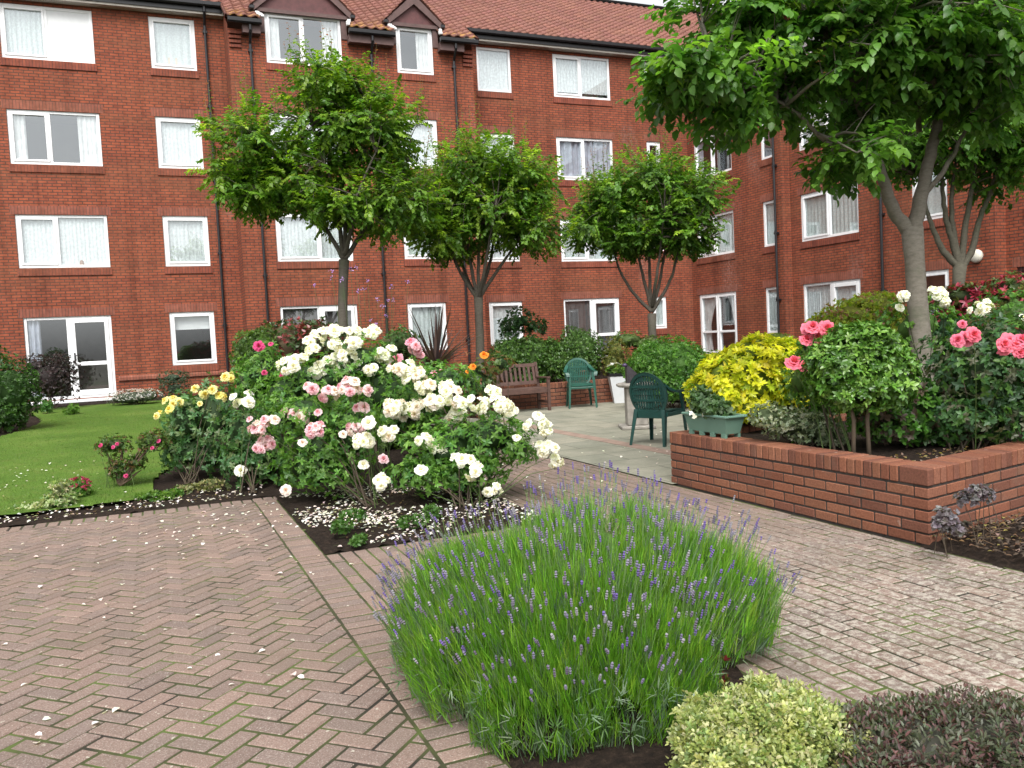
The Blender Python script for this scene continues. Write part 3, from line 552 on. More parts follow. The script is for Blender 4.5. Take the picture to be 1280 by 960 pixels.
def window(T,u0,u1,z0,z1,kind='double',cur='net',lintel=True,sill=True,split=.5,open_=0,name='window',parent=None,ornament=None,label=None):
    f=MB(); fr=.075; n0,n1=-.10,-.035
    B=lambda a,b,c,d,e,g_,bb=.006: f.box(a,c,e,b,d,g_,T=lambda x,y,z:T(x,y,z),b=bb)
    B(u0,u0+fr,n0,n1,z0,z1);B(u1-fr,u1,n0,n1,z0,z1);B(u0+fr,u1-fr,n0,n1,z0,z0+fr);B(u0+fr,u1-fr,n0,n1,z1-fr,z1)
    panes=[]
    def sash(a,b,c,d,s=.055,pj=.02):
        B(a,a+s,n0+.01,n1+pj,c,d);B(b-s,b,n0+.01,n1+pj,c,d);B(a+s,b-s,n0+.01,n1+pj,c,c+s);B(a+s,b-s,n0+.01,n1+pj,d-s,d); panes.append((a+s,b-s,c+s,d-s))
    I=(u0+fr,u1-fr,z0+fr,z1-fr)
    if kind=='single': sash(*I)
    elif kind=='plainsingle': panes.append(I)
    elif kind=='double':
        mu=u0+(u1-u0)*split; B(mu-.035,mu+.035,n0,n1,I[2],I[3]); sash(I[0],mu-.035,I[2],I[3]); panes.append((mu+.035,I[1],I[2],I[3]))
    elif kind=='french':      # fixed light and a door leaf with a mid rail
        mu=u0+(u1-u0)*split; B(mu-.05,mu+.05,n0,n1,I[2],I[3]); panes.append((I[0],mu-.05,I[2],I[3]))
        a,b=mu+.05,I[1]; s=.10; mz=z0+(z1-z0)*.42
        B(a,a+s,n0+.01,n1+.025,I[2],I[3]);B(b-s,b,n0+.01,n1+.025,I[2],I[3]);B(a+s,b-s,n0+.01,n1+.025,I[2],I[2]+.14);B(a+s,b-s,n0+.01,n1+.025,I[3]-s,I[3]);B(a+s,b-s,n0+.01,n1+.025,mz-.05,mz+.05)
        panes+=[(a+s,b-s,I[2]+.14,mz-.05),(a+s,b-s,mz+.05,I[3]-s)]
    elif kind=='pair':        # two leaves, each with a low rail
        mu=u0+(u1-u0)*split; mz=z0+(z1-z0)*.38; B(mu-.03,mu+.03,n0,n1,I[2],I[3])
        for a,b in ((I[0],mu-.03),(mu+.03,I[1])):
            s=.06; B(a,a+s,n0+.01,n1+.02,I[2],I[3]);B(b-s,b,n0+.01,n1+.02,I[2],I[3]);B(a+s,b-s,n0+.01,n1+.02,I[2],I[2]+s);B(a+s,b-s,n0+.01,n1+.02,I[3]-s,I[3]);B(a+s,b-s,n0+.01,n1+.02,mz-.035,mz+.035)
            panes+=[(a+s,b-s,I[2]+s,mz-.035),(a+s,b-s,mz+.035,I[3]-s)]
    w=f.build(name,M['upvc'],parent or BD)
    if label: w['label']=label
    if parent: sub=parent
    else: sub=w
    if kind=='french' and name=='door':
        h=MB(); hx=u0+(u1-u0)*split+.10; h.box(hx-.02,.0,z0+.98,hx+.02,-.015,z0+1.2,T=T,b=.004); h.tube([T(hx,-.0,z0+1.13),T(hx,.05,z0+1.13),T(hx+.12,.055,z0+1.13)],.011); h.build('handle',M['black'],sub,True)
    gl=MB()
    for a,b,c,d in panes: gl.face([T(a-.005,-.075,c-.005),T(b+.005,-.075,c-.005),T(b+.005,-.075,d+.005),T(a-.005,-.075,d+.005)])
    gl.build('pane',M['glass'],sub)
    # curtain(s)
    def cloth(a,b,c,d,mat,n=-.125,amp=.018,per=.11,taper=0):
        k=max(8,int((b-a)/.018)); V=[];Fq=[]; zs=np.linspace(c,d,5); ph=R.uniform(0,6)
        for zi,z in enumerate(zs):
            for i in range(k+1):
                s=i/k; u=a+(b-a)*s
                if taper: tt=1-abs(taper)*math.sin(math.pi*(1-(z-c)/(d-c))*.75)**1; u=(a+(b-a)*s*tt) if taper>0 else (b-(b-a)*(1-s)*tt)
                V.append(T(u,n+amp*math.sin(2*math.pi*u/per+ph+.5*math.sin(u*7))+amp*.4*math.sin(u*43),z))
        for zi in range(4):
            for i in range(k): q0=zi*(k+1)+i; Fq.append((q0,q0+1,q0+k+2,q0+k+1))
        me=np_mesh('curtain',V,Fq); return link('curtain',me,mat,sub,True)
    a,b,c,d=u0+.05,u1-.05,z0+.04,z1-.04; W_=b-a
    if cur=='net': cloth(a,b,c,d,M['net'],amp=.009,per=R.uniform(.07,.16))
    elif cur=='net2': cloth(a,b,c,d,M['net2'],amp=.011,per=R.uniform(.08,.2))
    elif cur=='sides': cloth(a,a+W_*.17,c,d,M['drape']);cloth(b-W_*.24,b,c,d,M['drape'])
    elif cur=='rside': cloth(a,a+W_*.1,c,d,M['drape']);cloth(b-W_*.42,b,c,d,M['drape'])
    elif cur=='bdrape': cloth(a,b,c,d,M['bdrape'],amp=.035,per=.19)
    elif cur=='gdrape': cloth(a,b,c,d,M['gdrape'],amp=.01,per=.3)
    elif cur=='tied': cloth(a,a+W_*.45,c,d,M['drape'],taper=.5,amp=.03); cloth(b-W_*.3,b,c,d,M['drape'],taper=-.6,amp=.03)
    elif cur=='lside': cloth(a,a+W_*.16,c,d,M['bdrape'],amp=.03)
    elif cur=='panel': cloth(a,u0+(u1-u0)*split,c,d,M['net2']); p=MB(); p.box(u0+(u1-u0)*split+.03,-.068,z0+fr,u1-fr,-.05,z1-fr,T=T); p.build('blind',M['blind'],sub)
    elif cur=='blind': p=MB(); p.box(a,-.18,d-(d-c)*.32,b,-.19,d,T=T); p.build('blind',M['blind'],sub)
    elif cur=='halfnet': cloth(a,b,c+(d-c)*.12,d,M['net'])
    # room behind: five faces
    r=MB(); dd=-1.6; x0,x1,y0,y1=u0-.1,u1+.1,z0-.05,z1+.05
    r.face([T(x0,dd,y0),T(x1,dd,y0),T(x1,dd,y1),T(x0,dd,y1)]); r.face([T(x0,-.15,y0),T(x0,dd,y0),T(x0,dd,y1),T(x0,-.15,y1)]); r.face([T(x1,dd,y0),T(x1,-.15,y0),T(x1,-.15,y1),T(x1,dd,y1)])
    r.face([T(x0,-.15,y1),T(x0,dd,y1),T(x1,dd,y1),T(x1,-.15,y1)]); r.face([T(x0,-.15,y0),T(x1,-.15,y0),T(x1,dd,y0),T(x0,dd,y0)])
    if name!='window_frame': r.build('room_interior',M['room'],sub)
    if ornament=='pots':
        p=MB()
        for k in range(9):
            uu=u0+.25+(u1-u0-.5)*k/8; p.lathe([(.04,z0+fr),(.055,z0+fr+.08)],0,0,8)
            for i in range(-16,0): x_,y_,z_=p.v[i]; p.v[i]=T(uu+x_,-.15+y_*.7,z_+0)
            for q in range(14):
                aa=R.uniform(0,6.28); l=R.uniform(.05,.12); tx=[T(uu,-.15,z0+fr+.08),T(uu+.5*l*math.cos(aa)+.01,-.15,z0+fr+.08+l*.8),T(uu+l*math.cos(aa),-.15+.3*l*math.sin(aa),z0+fr+.08+l)]; p.face(tx)
        p.build('potted_plants',M['hedgecol'],sub)
    if ornament=='box': p=MB(); p.box(u0+.35,-.16,z0+fr,u0+.75,-.13,z0+fr+.28,T=T,b=.01); p.build('cardboard_box',plain('buff_card',(.5,.42,.33)),sub)
    if ornament=='bell': p=MB(); p.lathe([(.07,z0+fr),(.05,z0+fr+.1),(.02,z0+fr+.15),(.03,z0+fr+.2)],0,0,10); p.v=[T(u0+(u1-u0)*.68+x_,-.15+y_,z_) for x_,y_,z_ in p.v]; p.build('ornament',plain('brown_ceramic',(.2,.1,.05)),sub)
    if sill and name=='window':
        s=MB(); ov=.035; P=[(-.0,z0-.005),(.035,z0-.03),(.035,z0-.19),(0,z0-.19)]
        a,b=u0-ov,u1+ov
        s.face([T(a,-.09,z0),T(b,-.09,z0),T(b,.03,z0-.03),T(a,.03,z0-.03)],[(a,0),(b,0),(b,.12),(a,.12)])
        s.face([T(a,.03,z0-.03),T(b,.03,z0-.03),T(b,.03,z0-.2),T(a,.03,z0-.2)][::-1],[(a,.2),(b,.2),(b,0.01),(a,0.01)][::-1])
        s.face([T(a,.03,z0-.2),T(b,.03,z0-.2),T(b,0,z0-.2),T(a,0,z0-.2)][::-1],[(a,0),(b,0),(b,.03),(a,.03)])
        s.face([T(a,.0,z0-.2),T(a,.03,z0-.2),T(a,.03,z0-.03),T(a,.0,z0-.01)]);s.face([T(b,.0,z0-.2),T(b,.03,z0-.2),T(b,.03,z0-.03),T(b,.0,z0-.01)][::-1])
        s.build('sill',M['sillb'],sub,useuv=True)
    if lintel:
        l=MB(); a,b=u0-.1,u1+.1; zz=z1+.225
        l.face([T(a,.004,z1),T(b,.004,z1),T(b,.004,zz),T(a,.004,zz)],[(a,.02),(b,.02),(b,.245),(a,.245)]); l.face([T(a,.004,z1),T(a,-.1,z1),T(b,-.1,z1),T(b,.004,z1)])
        l.build('lintel',M['soldier'],sub,useuv=True)
    return w
M['hedgecol']=plain('dark_pot_plant',(.03,.05,.02),.8,.4)
def openings(L): return [(a,b,c,d) for (a,b,c,d,*_) in L]
# --- left section of the long range
TLl=TY(YL)
WL=[]
for r in range(4):
    if r>0: WL.append([-2.93,-.80,SILL[r],TOP[r],'double',['','net','sides','panel'][r],r<3,.44 if r<3 else .49,['','bell',None,None][r]])
    WL.append([.56,1.72,SILL[r]-(.04 if r==0 else 0),TOP[r],'single',['blind','net','net','net2'][r],r<3,.5,[None,None,None,'box'][r]])
    if r>0: WL.append([-6.6,-4.9,SILL[r],TOP[r],'double','net',r<3,.5,None])
WL.append([-2.93,-.88,.40,2.56,'DOOR','lside',True,.5,None])
wall('wall',TLl,-14,2.6,-.3,10.75,openings(WL))
for (a,b,c,d,k,cu,li,sp,orn) in WL:
    if k=='DOOR':
        w=window(TLl,a,b,c,d,'french','lside',True,False,.5,name='door',label='white glazed patio door at the left, beside the dark purple shrub')
        s=MB(); s.box(a-.02,.0,c-.1,b+.05,.16,c-.02,T=TLl,b=.01); s.build('doorstep',M['upvc'],w)
    else: window(TLl,a,b,c,d,k,cu,li,True,sp,ornament=orn)
# brick band at plinth
m=MB()
for a,b in ((-.80,2.42),(-14,-3.05)):
    m=MB(); m.face([TLl(a,.0,.93),TLl(b,.0,.93),TLl(b,.045,.88),TLl(a,.045,.88)][::-1],[(a,.1),(b,.1),(b,.16),(a,.16)][::-1]); m.face([TLl(a,.045,.80),TLl(b,.045,.80),TLl(b,.045,.88),TLl(a,.045,.88)],[(a,.0),(b,.0),(b,.08),(a,.08)]); m.face([TLl(a,.045,.80),TLl(a,0,.80),TLl(b,0,.80),TLl(b,.045,.80)],[(a,0),(a,.05),(b,.05),(b,0)]); m.build('plinth_band',M['soldier'],BD,useuv=True)
# --- projecting middle section
TM=TY(YM)
WM=[[3.40,5.50,SILL[1],TOP[1]-.03,'double','net',True,.57],[3.40,5.50,SILL[2],TOP[2],'double','net',True,.5],[3.38,5.52,.45,2.6,'french','gdrape',True,.5],
    [7.0,8.18,SILL[0],TOP[0],'single','net2',True,.5],[7.0,8.18,SILL[1]+.03,TOP[1],'single','net2',True,.5],[7.0,8.2,SILL[2],TOP[2]+.05,'single','net',True,.5]]
DORM=[[3.45,5.52,9.2,10.56,'double','sides',False,.49],[7.10,8.20,9.2,10.54,'single','rside',False,.5]]
wall('wall',TM,2.48,9.42,-.3,10.02,openings(WM)+[(d[0],d[1],9.2,10.02) for d in DORM])
for (a,b,c,d,k,cu,li,sp) in WM: window(TM,a,b,c,d,k,cu,li,True,sp)
m=MB(); m.face([(2.48,YL,-.3),(2.48,YM,-.3),(2.48,YM,10.15),(2.48,YL,10.8)],[(0,-.3),(1,-.3),(1,10.15),(0,10.8)]); m.build('wall',M['brick'],BD,useuv=True); m=MB(); m.face([(9.42,YM,-.3),(9.42,YL,-.3),(9.42,YL,10.8),(9.42,YM,10.15)],[(0,-.3),(1,-.3),(1,10.8),(0,10.15)])
m.build('wall',M['brick'],BD,useuv=True)
# corbel bricks under the eaves ends
for xa in (2.50,9.10):
    m=MB()
    for k in range(4): zz=9.93-k*.11; m.box(xa,YM-.14+k*.03,zz-.075,xa+.3,YM,zz)
    m.build('corbel',M['sillb'],BD,useuv=True)
# --- right section of the long range
WR=[]
for r in range(4):
    WR.append([9.95,11.10,SILL[r]+.02,TOP[r],'plainsingle' if r==3 else 'single','net',r<3,.5,None])
    WR.append([12.58,14.68,SILL[r],TOP[r],'double',['gdrape','net2','bdrape','halfnet'][r],r<3,.48,['','','','pots'][r]] if r else [12.58,14.68,.5,2.6,'french','gdrape',True,.5,None])
    WR.append([16.0,16.55,SILL[r]+.32,TOP[r],'single',['net2','net2','none','none'][r],r<3,.5,None])
wall('wall',TLl,9.42,17.65,-.3,10.75,openings(WR))
for (a,b,c,d,k,cu,li,sp,orn) in WR: window(TLl,a,b,c,d,k,cu,li,True,sp,ornament=orn)
# --- the wing on the right (faces left), three planes stepping back
TF,TH,TD=TX(17.65),TX(17.95),TX(18.3)
WF=[]
for r in range(4):
    WF.append([-24.75,-22.72,SILL[r] if r else .5,TOP[r],'double' if r else 'pair',['tied','net2','lside','none'][r],r<3,.5])
    WF.append([-21.3,-20.72,SILL[r],TOP[r],'plainsingle',['net2','net2','gdrape','net'][r],r<3,.5])
wall('wall',TF,-25.1,-20.4,-.3,10.75,openings(WF))
for (a,b,c,d,k,cu,li,sp) in WF: window(TF,a,b,c,d,k,cu,li,True,sp)
WH=[]
for r in range(4):
    WH.append([-19.98,-17.75,SILL[r] if r else .5,TOP[r],'double' if r else 'french',['net','net2','net','net'][r],r<3,.5])
    WH.append([-16.0,-14.95,SILL[r],TOP[r],'single',['lside','net2','net','net'][r],r<3,.5])
wall('wall',TH,-20.4,-13.7,-.3,10.75,openings(WH))
for (a,b,c,d,k,cu,li,sp) in WH: window(TH,a,b,c,d,k,cu,li,True,sp)
WD=[[-13.45,-11.9,.3,2.47,'BROWN','none',True,.5]]+[[-13.2,-11.9,SILL[r],TOP[r],'double','net',r<3,.5] for r in (1,2,3)]+[[-10.2,-8.3,SILL[r],TOP[r],'double','net',r<3,.5] for r in (0,1,2,3)]+[[-6.2,-4.3,SILL[r],TOP[r],'double','net',r<3,.5] for r in (0,1,2,3)]
wall('wall',TD,-13.7,-2,-.3,10.75,openings(WD))
for (a,b,c,d,k,cu,li,sp) in WD:
    if k=='BROWN':
        m=MB()
        for q in ((a,a+.09,c,d),(b-.09,b,c,d),(a+.09,b-.09,d-.1,d),((a+b)/2-.05,(a+b)/2+.05,c,d-.1)): m.box(q[0],-.1,q[2],q[1],-.03,q[3],T=TD,b=.006)
        for u_ in (a+.09,(a+b)/2+.05):
            m.box(u_,-.09,c,u_+.09,-.045,d-.1,T=TD); m.box(u_+.52,-.09,c,u_+.63,-.045,d-.1,T=TD); m.box(u_+.09,-.09,c,u_+.52,-.045,c+.5,T=TD)
        o=m.build('door',M['browndoor'],BD); o['label']='dark brown framed glazed door at the right end'
        g2=MB(); g2.face([TD(a,-.07,c),TD(b,-.07,c),TD(b,-.07,d),TD(a,-.07,d)]); g2.build('pane',M['glass'],o)
        r=MB(); r.box(a-.2,-1.5,c-.2,b+.2,-1.49,d+.2,T=TD); r.build('room_interior',M['room'],o)
        l=MB(); l.face([TD(a-.1,.004,d),TD(b+.1,.004,d),TD(b+.1,.004,d+.225),TD(a-.1,.004,d+.225)],[(a,.02),(b,.02),(b,.245),(a,.245)]); l.build('lintel',M['soldier'],o,useuv=True)
    else: window(TD,a,b,c,d,k,cu,li,True,sp)
for Y_,xa,xb in ((20.4,17.65,17.95),(13.7,17.95,18.3)): m=MB(); m.face([(xa,Y_,-.3),(xb,Y_,-.3),(xb,Y_,10.75),(xa,Y_,10.75)],[(xa,-.3),(xb,-.3),(xb,10.75),(xa,10.75)]); m.build('wall',M['brick'],BD,useuv=True)
m=MB()
m.face([(18.3,2,-.3),(26,2,-.3),(26,2,10.75),(18.3,2,10.75)],[(18.3,-.3),(26,-.3),(26,10.75),(18.3,10.75)])
m.build('wall',M['brick'],BD,useuv=True)
# --- roofs of real pantiles
def tile_mat():
    m,t,b=nmat('red_pantiles',.8); a=N(t,'ShaderNodeAttribute',attribute_name='Col')
    c=mix(t,1.0,a.outputs['Color'],ramp(t,noise(t,1.2,5),[(.3,(.85,.85,.85)),(.7,(1.12,1.1,1.08))]),'MULTIPLY')
    g=N(t,'ShaderNodeNewGeometry'); sx=N(t,'ShaderNodeSeparateXYZ'); t.links.new(g.outputs['Position'],sx.inputs[0])
    low=ramp(t,math_(t,'MULTIPLY',sx.outputs[2],.1),[(1.0,(1,1,1)),(1.0,(1,1,1))])
    zz=math_(t,'SUBTRACT',10.75,sx.outputs[2]); zf=math_(t,'MINIMUM',math_(t,'MAXIMUM',math_(t,'MULTIPLY',zz,2.2),0),1)
    c=mix(t,math_(t,'MULTIPLY',zf,ramp(t,noise(t,7,5),[(.5,(0,0,0)),(.62,(.75,.75,.75))])),c,(.42,.24,.05))
    t.links.new(c,b.inputs['Base Color']); b.inputs['Specular IOR Level'].default_value=.25; return m
M['tile']=tile_mat()
TP=np.array([0,.1,.22,.36,.5,.64,.78,.9,1.0]); TZ=np.array([.0,-.012,-.018,-.012,.006,.026,.034,.022,.0])
def tiles(name,fn,u0,u1,v0,v1,gauge=.28,tw=.27,rng=None,slope=.65):
    """fn(u,v,h)->world; u along eave, v up the slope (m), h normal offset"""
    V=[];Fq=[];C=[]; nv=int((v1-v0)/gauge)+1
    for j in range(nv):
        va=v0+j*gauge; vb=min(va+gauge,v1); 
        if va>=v1: break
        lo,hi=rng(va+gauge/2) if rng else (u0,u1)
        k0=int(math.floor(lo/tw));k1=int(math.ceil(hi/tw))
        for k in range(k0,k1):
            ua=k*tw; c=np.array((.195,.088,.068))*R.uniform(.92,1.08)*np.array([1,R.uniform(.96,1.05),R.uniform(.95,1.08)]); jz=R.uniform(-.003,.003)
            us=ua+TP*tw
            if us[-1]<=lo or us[0]>=hi: continue
            us=np.clip(us,lo,hi); n0=len(V)
            for a,(u,z) in enumerate(zip(us,TZ)):
                V.append(fn(u,va-.02,z+.004+jz)); V.append(fn(u,va-.02,z+.042+jz)); V.append(fn(u,vb,z+.004+jz)); C+= [c]*3
            for a in range(len(us)-1):
                q=n0+a*3; Fq.append((q,q+3,q+4,q+1)); Fq.append((q+1,q+4,q+5,q+2))
    me=np_mesh(name,V,Fq,col=C); return link(name,me,M['tile'],BD,False)
SL=.65; cs=1/math.hypot(1,SL); sn=SL*cs
def main_fn(u,v,h): return (u,24.74+v*cs-h*sn,10.90+v*sn+h*cs)
VM=(30.5-24.74)/cs
# dormer footprints are cut out of the slope by their own roofs
tiles('roof',main_fn,-14,18,0,VM,rng=lambda v:(-14,min(24,17.28+v*cs)))
for a_,b_ in ((2.44,3.30),(5.66,6.98),(8.32,9.46)): tiles('roof',main_fn,a_,b_,-1.02/cs*1.0,0,rng=None)
def wing_fn(u,v,h): return (17.28+v*cs-h*sn,-u,10.90+v*sn+h*cs)
tiles('roof',wing_fn,-24.7,-2,0,6.9,rng=lambda v:(-(24.74+v*cs),-2))
m=MB(); m.tube([(-14,30.5,14.68),(23,30.5,14.68)],.11,10); m.build('ridge_tiles',M['tile'],BD,True,usecol=False)
m=MB(); m.face([(-14,30.5,14.6),(23,30.5,14.6),(23,36,11),(-14,36,11)]); m.build('roof',plain('dark_roof_back',(.2,.08,.06)),BD)
# verge edges of the lower roof strip
for xa in (2.40,9.46): m=MB(); m.face([(xa,23.70,10.16),(xa,24.80,10.87),(xa,24.80,10.95),(xa,23.70,10.25)]); m.face([(xa+.04,23.70,10.16),(xa+.04,24.80,10.87),(xa+.04,24.80,10.95),(xa+.04,23.70,10.25)][::-1]); m.face([(xa,23.70,10.25),(xa+.04,23.70,10.25),(xa+.04,24.80,10.95),(xa,24.80,10.95)]); m.build('verge',M['sillb'],BD)
# gutters, fascias
def gutter(p,q,z,nrm):
    m=MB(); p=np.array(p,float);q=np.array(q,float); nrm=np.array(nrm,float); prof=[(0,0),(.0,-.10),(.03,-.125),(.09,-.125),(.12,-.09),(.125,.0),(.115,0),(.11,-.08),(.09,-.11),(.03,-.11),(.012,-.09),(.012,0)]
    for a in range(len(prof)):
        (r1,z1),(r2,z2)=prof[a-1],prof[a]
        P=lambda b,r,zz:(b[0]+nrm[0]*r,b[1]+nrm[1]*r,z+zz)
        m.face([P(p,r1,z1),P(q,r1,z1),P(q,r2,z2),P(p,r2,z2)])
    for b in (p,q): m.face([(b[0]+nrm[0]*r,b[1]+nrm[1]*r,z+zz) for r,zz in prof[:6]])
    m.build('gutter',M['black'],BD)
gutter((-14,24.80),(2.42,24.80),10.90,(0,-1)); gutter((9.52,24.80),(17.40,24.80),10.90,(0,-1)); gutter((17.35,24.75),(17.35,2),10.90,(-1,0))
for a,b in ((2.46,3.32),(5.66,6.98),(8.32,9.48)): gutter((a,23.80),(b,23.80),10.19,(0,-1))
for q in ((-14,24.84,2.47,25.1),(9.43,24.84,17.38,25.1),(17.40,2,17.65,25.1),(17.65,2,18.3,20.39)):
    m=MB(); m.box(q[0],q[1],10.60,q[2],q[3],10.72); m.build('soffit',M['soffit'],BD)
for q in ((-14,24.81,2.44,24.84),(9.50,24.81,17.38,24.84),(17.36,2,17.395,24.84)):
    m=MB(); m.box(q[0],q[1],10.66,q[2],q[3],10.89); m.build('fascia',M['black'],BD)
for a,b in ((2.84,3.30),(5.68,6.96),(8.34,9.08)): m=MB(); m.box(a,23.83,9.86,b,YM-.002,10.08); m.build('fascia',M['fascia'],BD)

# --- dormers
def dormer(d,x0,x1,zb,za):
    a,b,c,dd,wkind,cu,_,sp=d; xm=(x0+x1)/2; D_=MB(); yf=YM-.05
    # brown boards: cheeks beside the window, gable infill, barge boards
    D_.box(x0+.1,yf-.03,zb-.08,x1-.1,yf+.05,zb+.02)
    yb=lambda z:24.74+(z-10.9)/SL
    o=D_.build('dormer',M['fascia'],BD)
    for p,q_,w_ in ((a-.16,a-.004,a-.15),(b+.004,b+.16,b+.15)):
        D_=MB(); D_.box(p,YM-.03,9.99,q_,YM+.25,zb-.09); D_.face([(w_,YM+.25,9.99),(w_,YM+.25,zb+.06),(w_,yb(zb+.06),zb+.06)]); D_.build('cheek',M['fascia'],o)
    g_=MB(); n=18; W_=(x1-x0)/2-.12; H=(za-zb)-.15
    # diagonal boards, each one a shallow strip
    for s in (-1,1):
        for i in range(n):
            t0,t1=i/n,(i+.8)/n
            # board runs parallel to the opposite slope: from the centre line down to the base
            A=(xm,zb+H*t1);B=(xm,zb+H*t0); 
            p=[(xm,zb+H*(t0)),(xm+s*W_*t0*1.0,zb),(xm+s*W_*t1,zb),(xm,zb+H*t1)]
            # limit inside the gable triangle
            g_.face([(q_[0],yf+.02-.006*(i%2),q_[1]) for q_ in p])
    g_.face([(xm-W_,yf+.03,zb),(xm+W_,yf+.03,zb),(xm,yf+.03,zb+H)])
    g_.build('gable_boarding',plain('red_brown_boards',(.12,.045,.045),.6,.25),o)
    b_=MB(); tk=.2
    for s in (-1,1):
        e=(xm+s*(x1-x0)/2,zb-.03); P=[(xm,za),(xm,za-tk*1.41),(e[0]-s*.02,e[1]-.05),(e[0]-s*.0,e[1]+.12)]
        b_.face([(q_[0],yf-.08,q_[1]) for q_ in P]); b_.face([(q_[0],yf-.03,q_[1]) for q_ in P]); 
        for i in range(4): p,q_=P[i-1],P[i]; b_.face([(p[0],yf-.08,p[1]),(q_[0],yf-.08,q_[1]),(q_[0],yf-.03,q_[1]),(p[0],yf-.03,p[1])])
    b_.build('barge_board',M['fascia'],o)
    # little tiled roof running back into the slope
    def dfn(s):
        dx=(x1-x0)/2+.06; dz=za-zb+.05; L=math.hypot(dx,dz); cx,sz=dx/L,dz/L
        return L,(lambda u,v,h:(xm+s*(dx-v*cx)-(-s)*h*sz*1.0,u,zb+v*sz+.04+h*cx))
    for s in (-1,1):
        L,fn=dfn(s); me=None
        V=[];Fq=[];C=[]; j=0; v=0
        while v<L-.02:
            vb=min(v+.3,L); z=fn(0,v,0)[2]; ymax=yb(z)+.25; k=0; u=yf-.12
            while u<ymax:
                cq=np.array((.21,.095,.072))*R.uniform(.85,1.12); n0=len(V)
                for (tu,tz) in zip(TP,TZ):
                    V.append(fn(u+tu*.3,v-.02,tz+.002));V.append(fn(u+tu*.3,v-.02,tz+.03));V.append(fn(u+tu*.3,vb,tz)); C+=[cq]*3
                for q_ in range(len(TP)-1): r_=n0+q_*3; Fq+=[(r_,r_+3,r_+4,r_+1),(r_+1,r_+4,r_+5,r_+2)]
                u+=.3
            v+=.3
        link('dormer_roof',np_mesh('dormer_roof',V,Fq,col=C),M['tile'],o)
    f_=MB(); f_.tube([(xm,yf-.1,za+.05),(xm,yb(za),za+.05)],.07,8); f_.build('ridge_tiles',M['sillb'],o,True)
    for s in (-1,1):
        h=MB(); xx=xm+s*((x1-x0)/2+.03); h.box(xx-.07,yf-.1,zb-.05,xx+.07,yf+.35,zb+.06,b=.02); h.tube([(xx,yf+.05,zb-.03),(xx-s*.02,yf+.15,zb-.25),(xx-s*.06,yf+.22,zb-.38)],.04)
        h.build('dormer_gutter',M['black'],o)
    for s in (-1,1):
        l=MB(); xx=a-.1 if s<0 else b+.1
        for k in range(6): t=k*.06; w_=.04; yy=23.72+t; zz=10.26+t*SL; X_=xx+s*R.uniform(0,.03)+s*t*.3; l.box(X_-w_,yy-.05,zz-.01,X_+w_*1.3,yy+.05,zz+.05+R.uniform(0,.03),b=.012)
        l.build('flashing',M['lead'],o)
    window(TM,a,b,c,dd,wkind,cu,False,False,sp,name='window_frame',parent=o)
    # back of room
    r=MB(); r.box(a-.1,YM+.9,9.3,b+.1,YM+.91,zb); r.box(a-.1,YM+.1,9.1,b+.1,YM+.9,9.15);  r.build('room_interior',M['room'],o)
    s=MB(); s.face([TM(a-.03,.03,9.19),TM(b+.03,.03,9.19),TM(b+.03,.03,9.0),TM(a-.03,.03,9.0)][::-1],[(a,.2),(b,.2),(b,0.01),(a,0.01)][::-1]); s.face([TM(a-.03,-.06,9.197),TM(b+.03,-.06,9.197),TM(b+.03,.03,9.19),TM(a-.03,.03,9.19)],[(a,0),(b,0),(b,.1),(a,.1)]); s.build('sill',M['sillb'],o,useuv=True)
dormer(DORM[0],3.16,5.82,10.60,11.92); dormer(DORM[1],6.84,8.47,10.58,11.42)
# --- downpipes
def pipe(T,u,z1,z0=.0,n=.09,r=.036,head=True,lab=None):
    m=MB(); m.tube([T(u,n,z1-.42 if head else z1),T(u,n,z0)],r,10)
    if head: m.tube([T(u,.33,z1),T(u,.33,z1-.12),T(u,n,z1-.42),T(u,n,z1-.5)],r*1.05,10)
    z=z1-.6
    while z>z0: m.box(u-.06,0.001,z-.03,u+.06,n+.03,z+.03,T=T,b=.006); m.tube([T(u,n,z-.05),T(u,n,z+.08)],r*1.25,10); z-=2.0
    m.build('downpipe',M['black'],BD)
pipe(TLl,1.98,10.78); pipe(TM,3.03,10.05); pipe(TM,6.33,10.05); pipe(TM,8.80,10.05); pipe(TF,-20.62,10.78); pipe(TH,-16.9,10.78,r=.04)
pipe(TLl,9.62,10.85,10.5,head=False)
wl=MB(); c=TH(-14.16,0,2.8)
pr=[(0,.0),(.15,0),(.16,.05),(.15,.09),(.12,.12),(.06,.14),(.001,.145)]
wl.lathe([(r,z) for r,z in pr],0,0,24,cap=False); wl.v=[(c[0]-z_,c[1]+x_,c[2]+y_) for x_,y_,z_ in wl.v]
o=wl.build('wall_lamp',plain('cream_bulkhead_plastic',(.62,.60,.52),.4,.05),None,True); top(o,'round cream bulkhead lamp on the right wing wall beside the brown door','wall lamp')
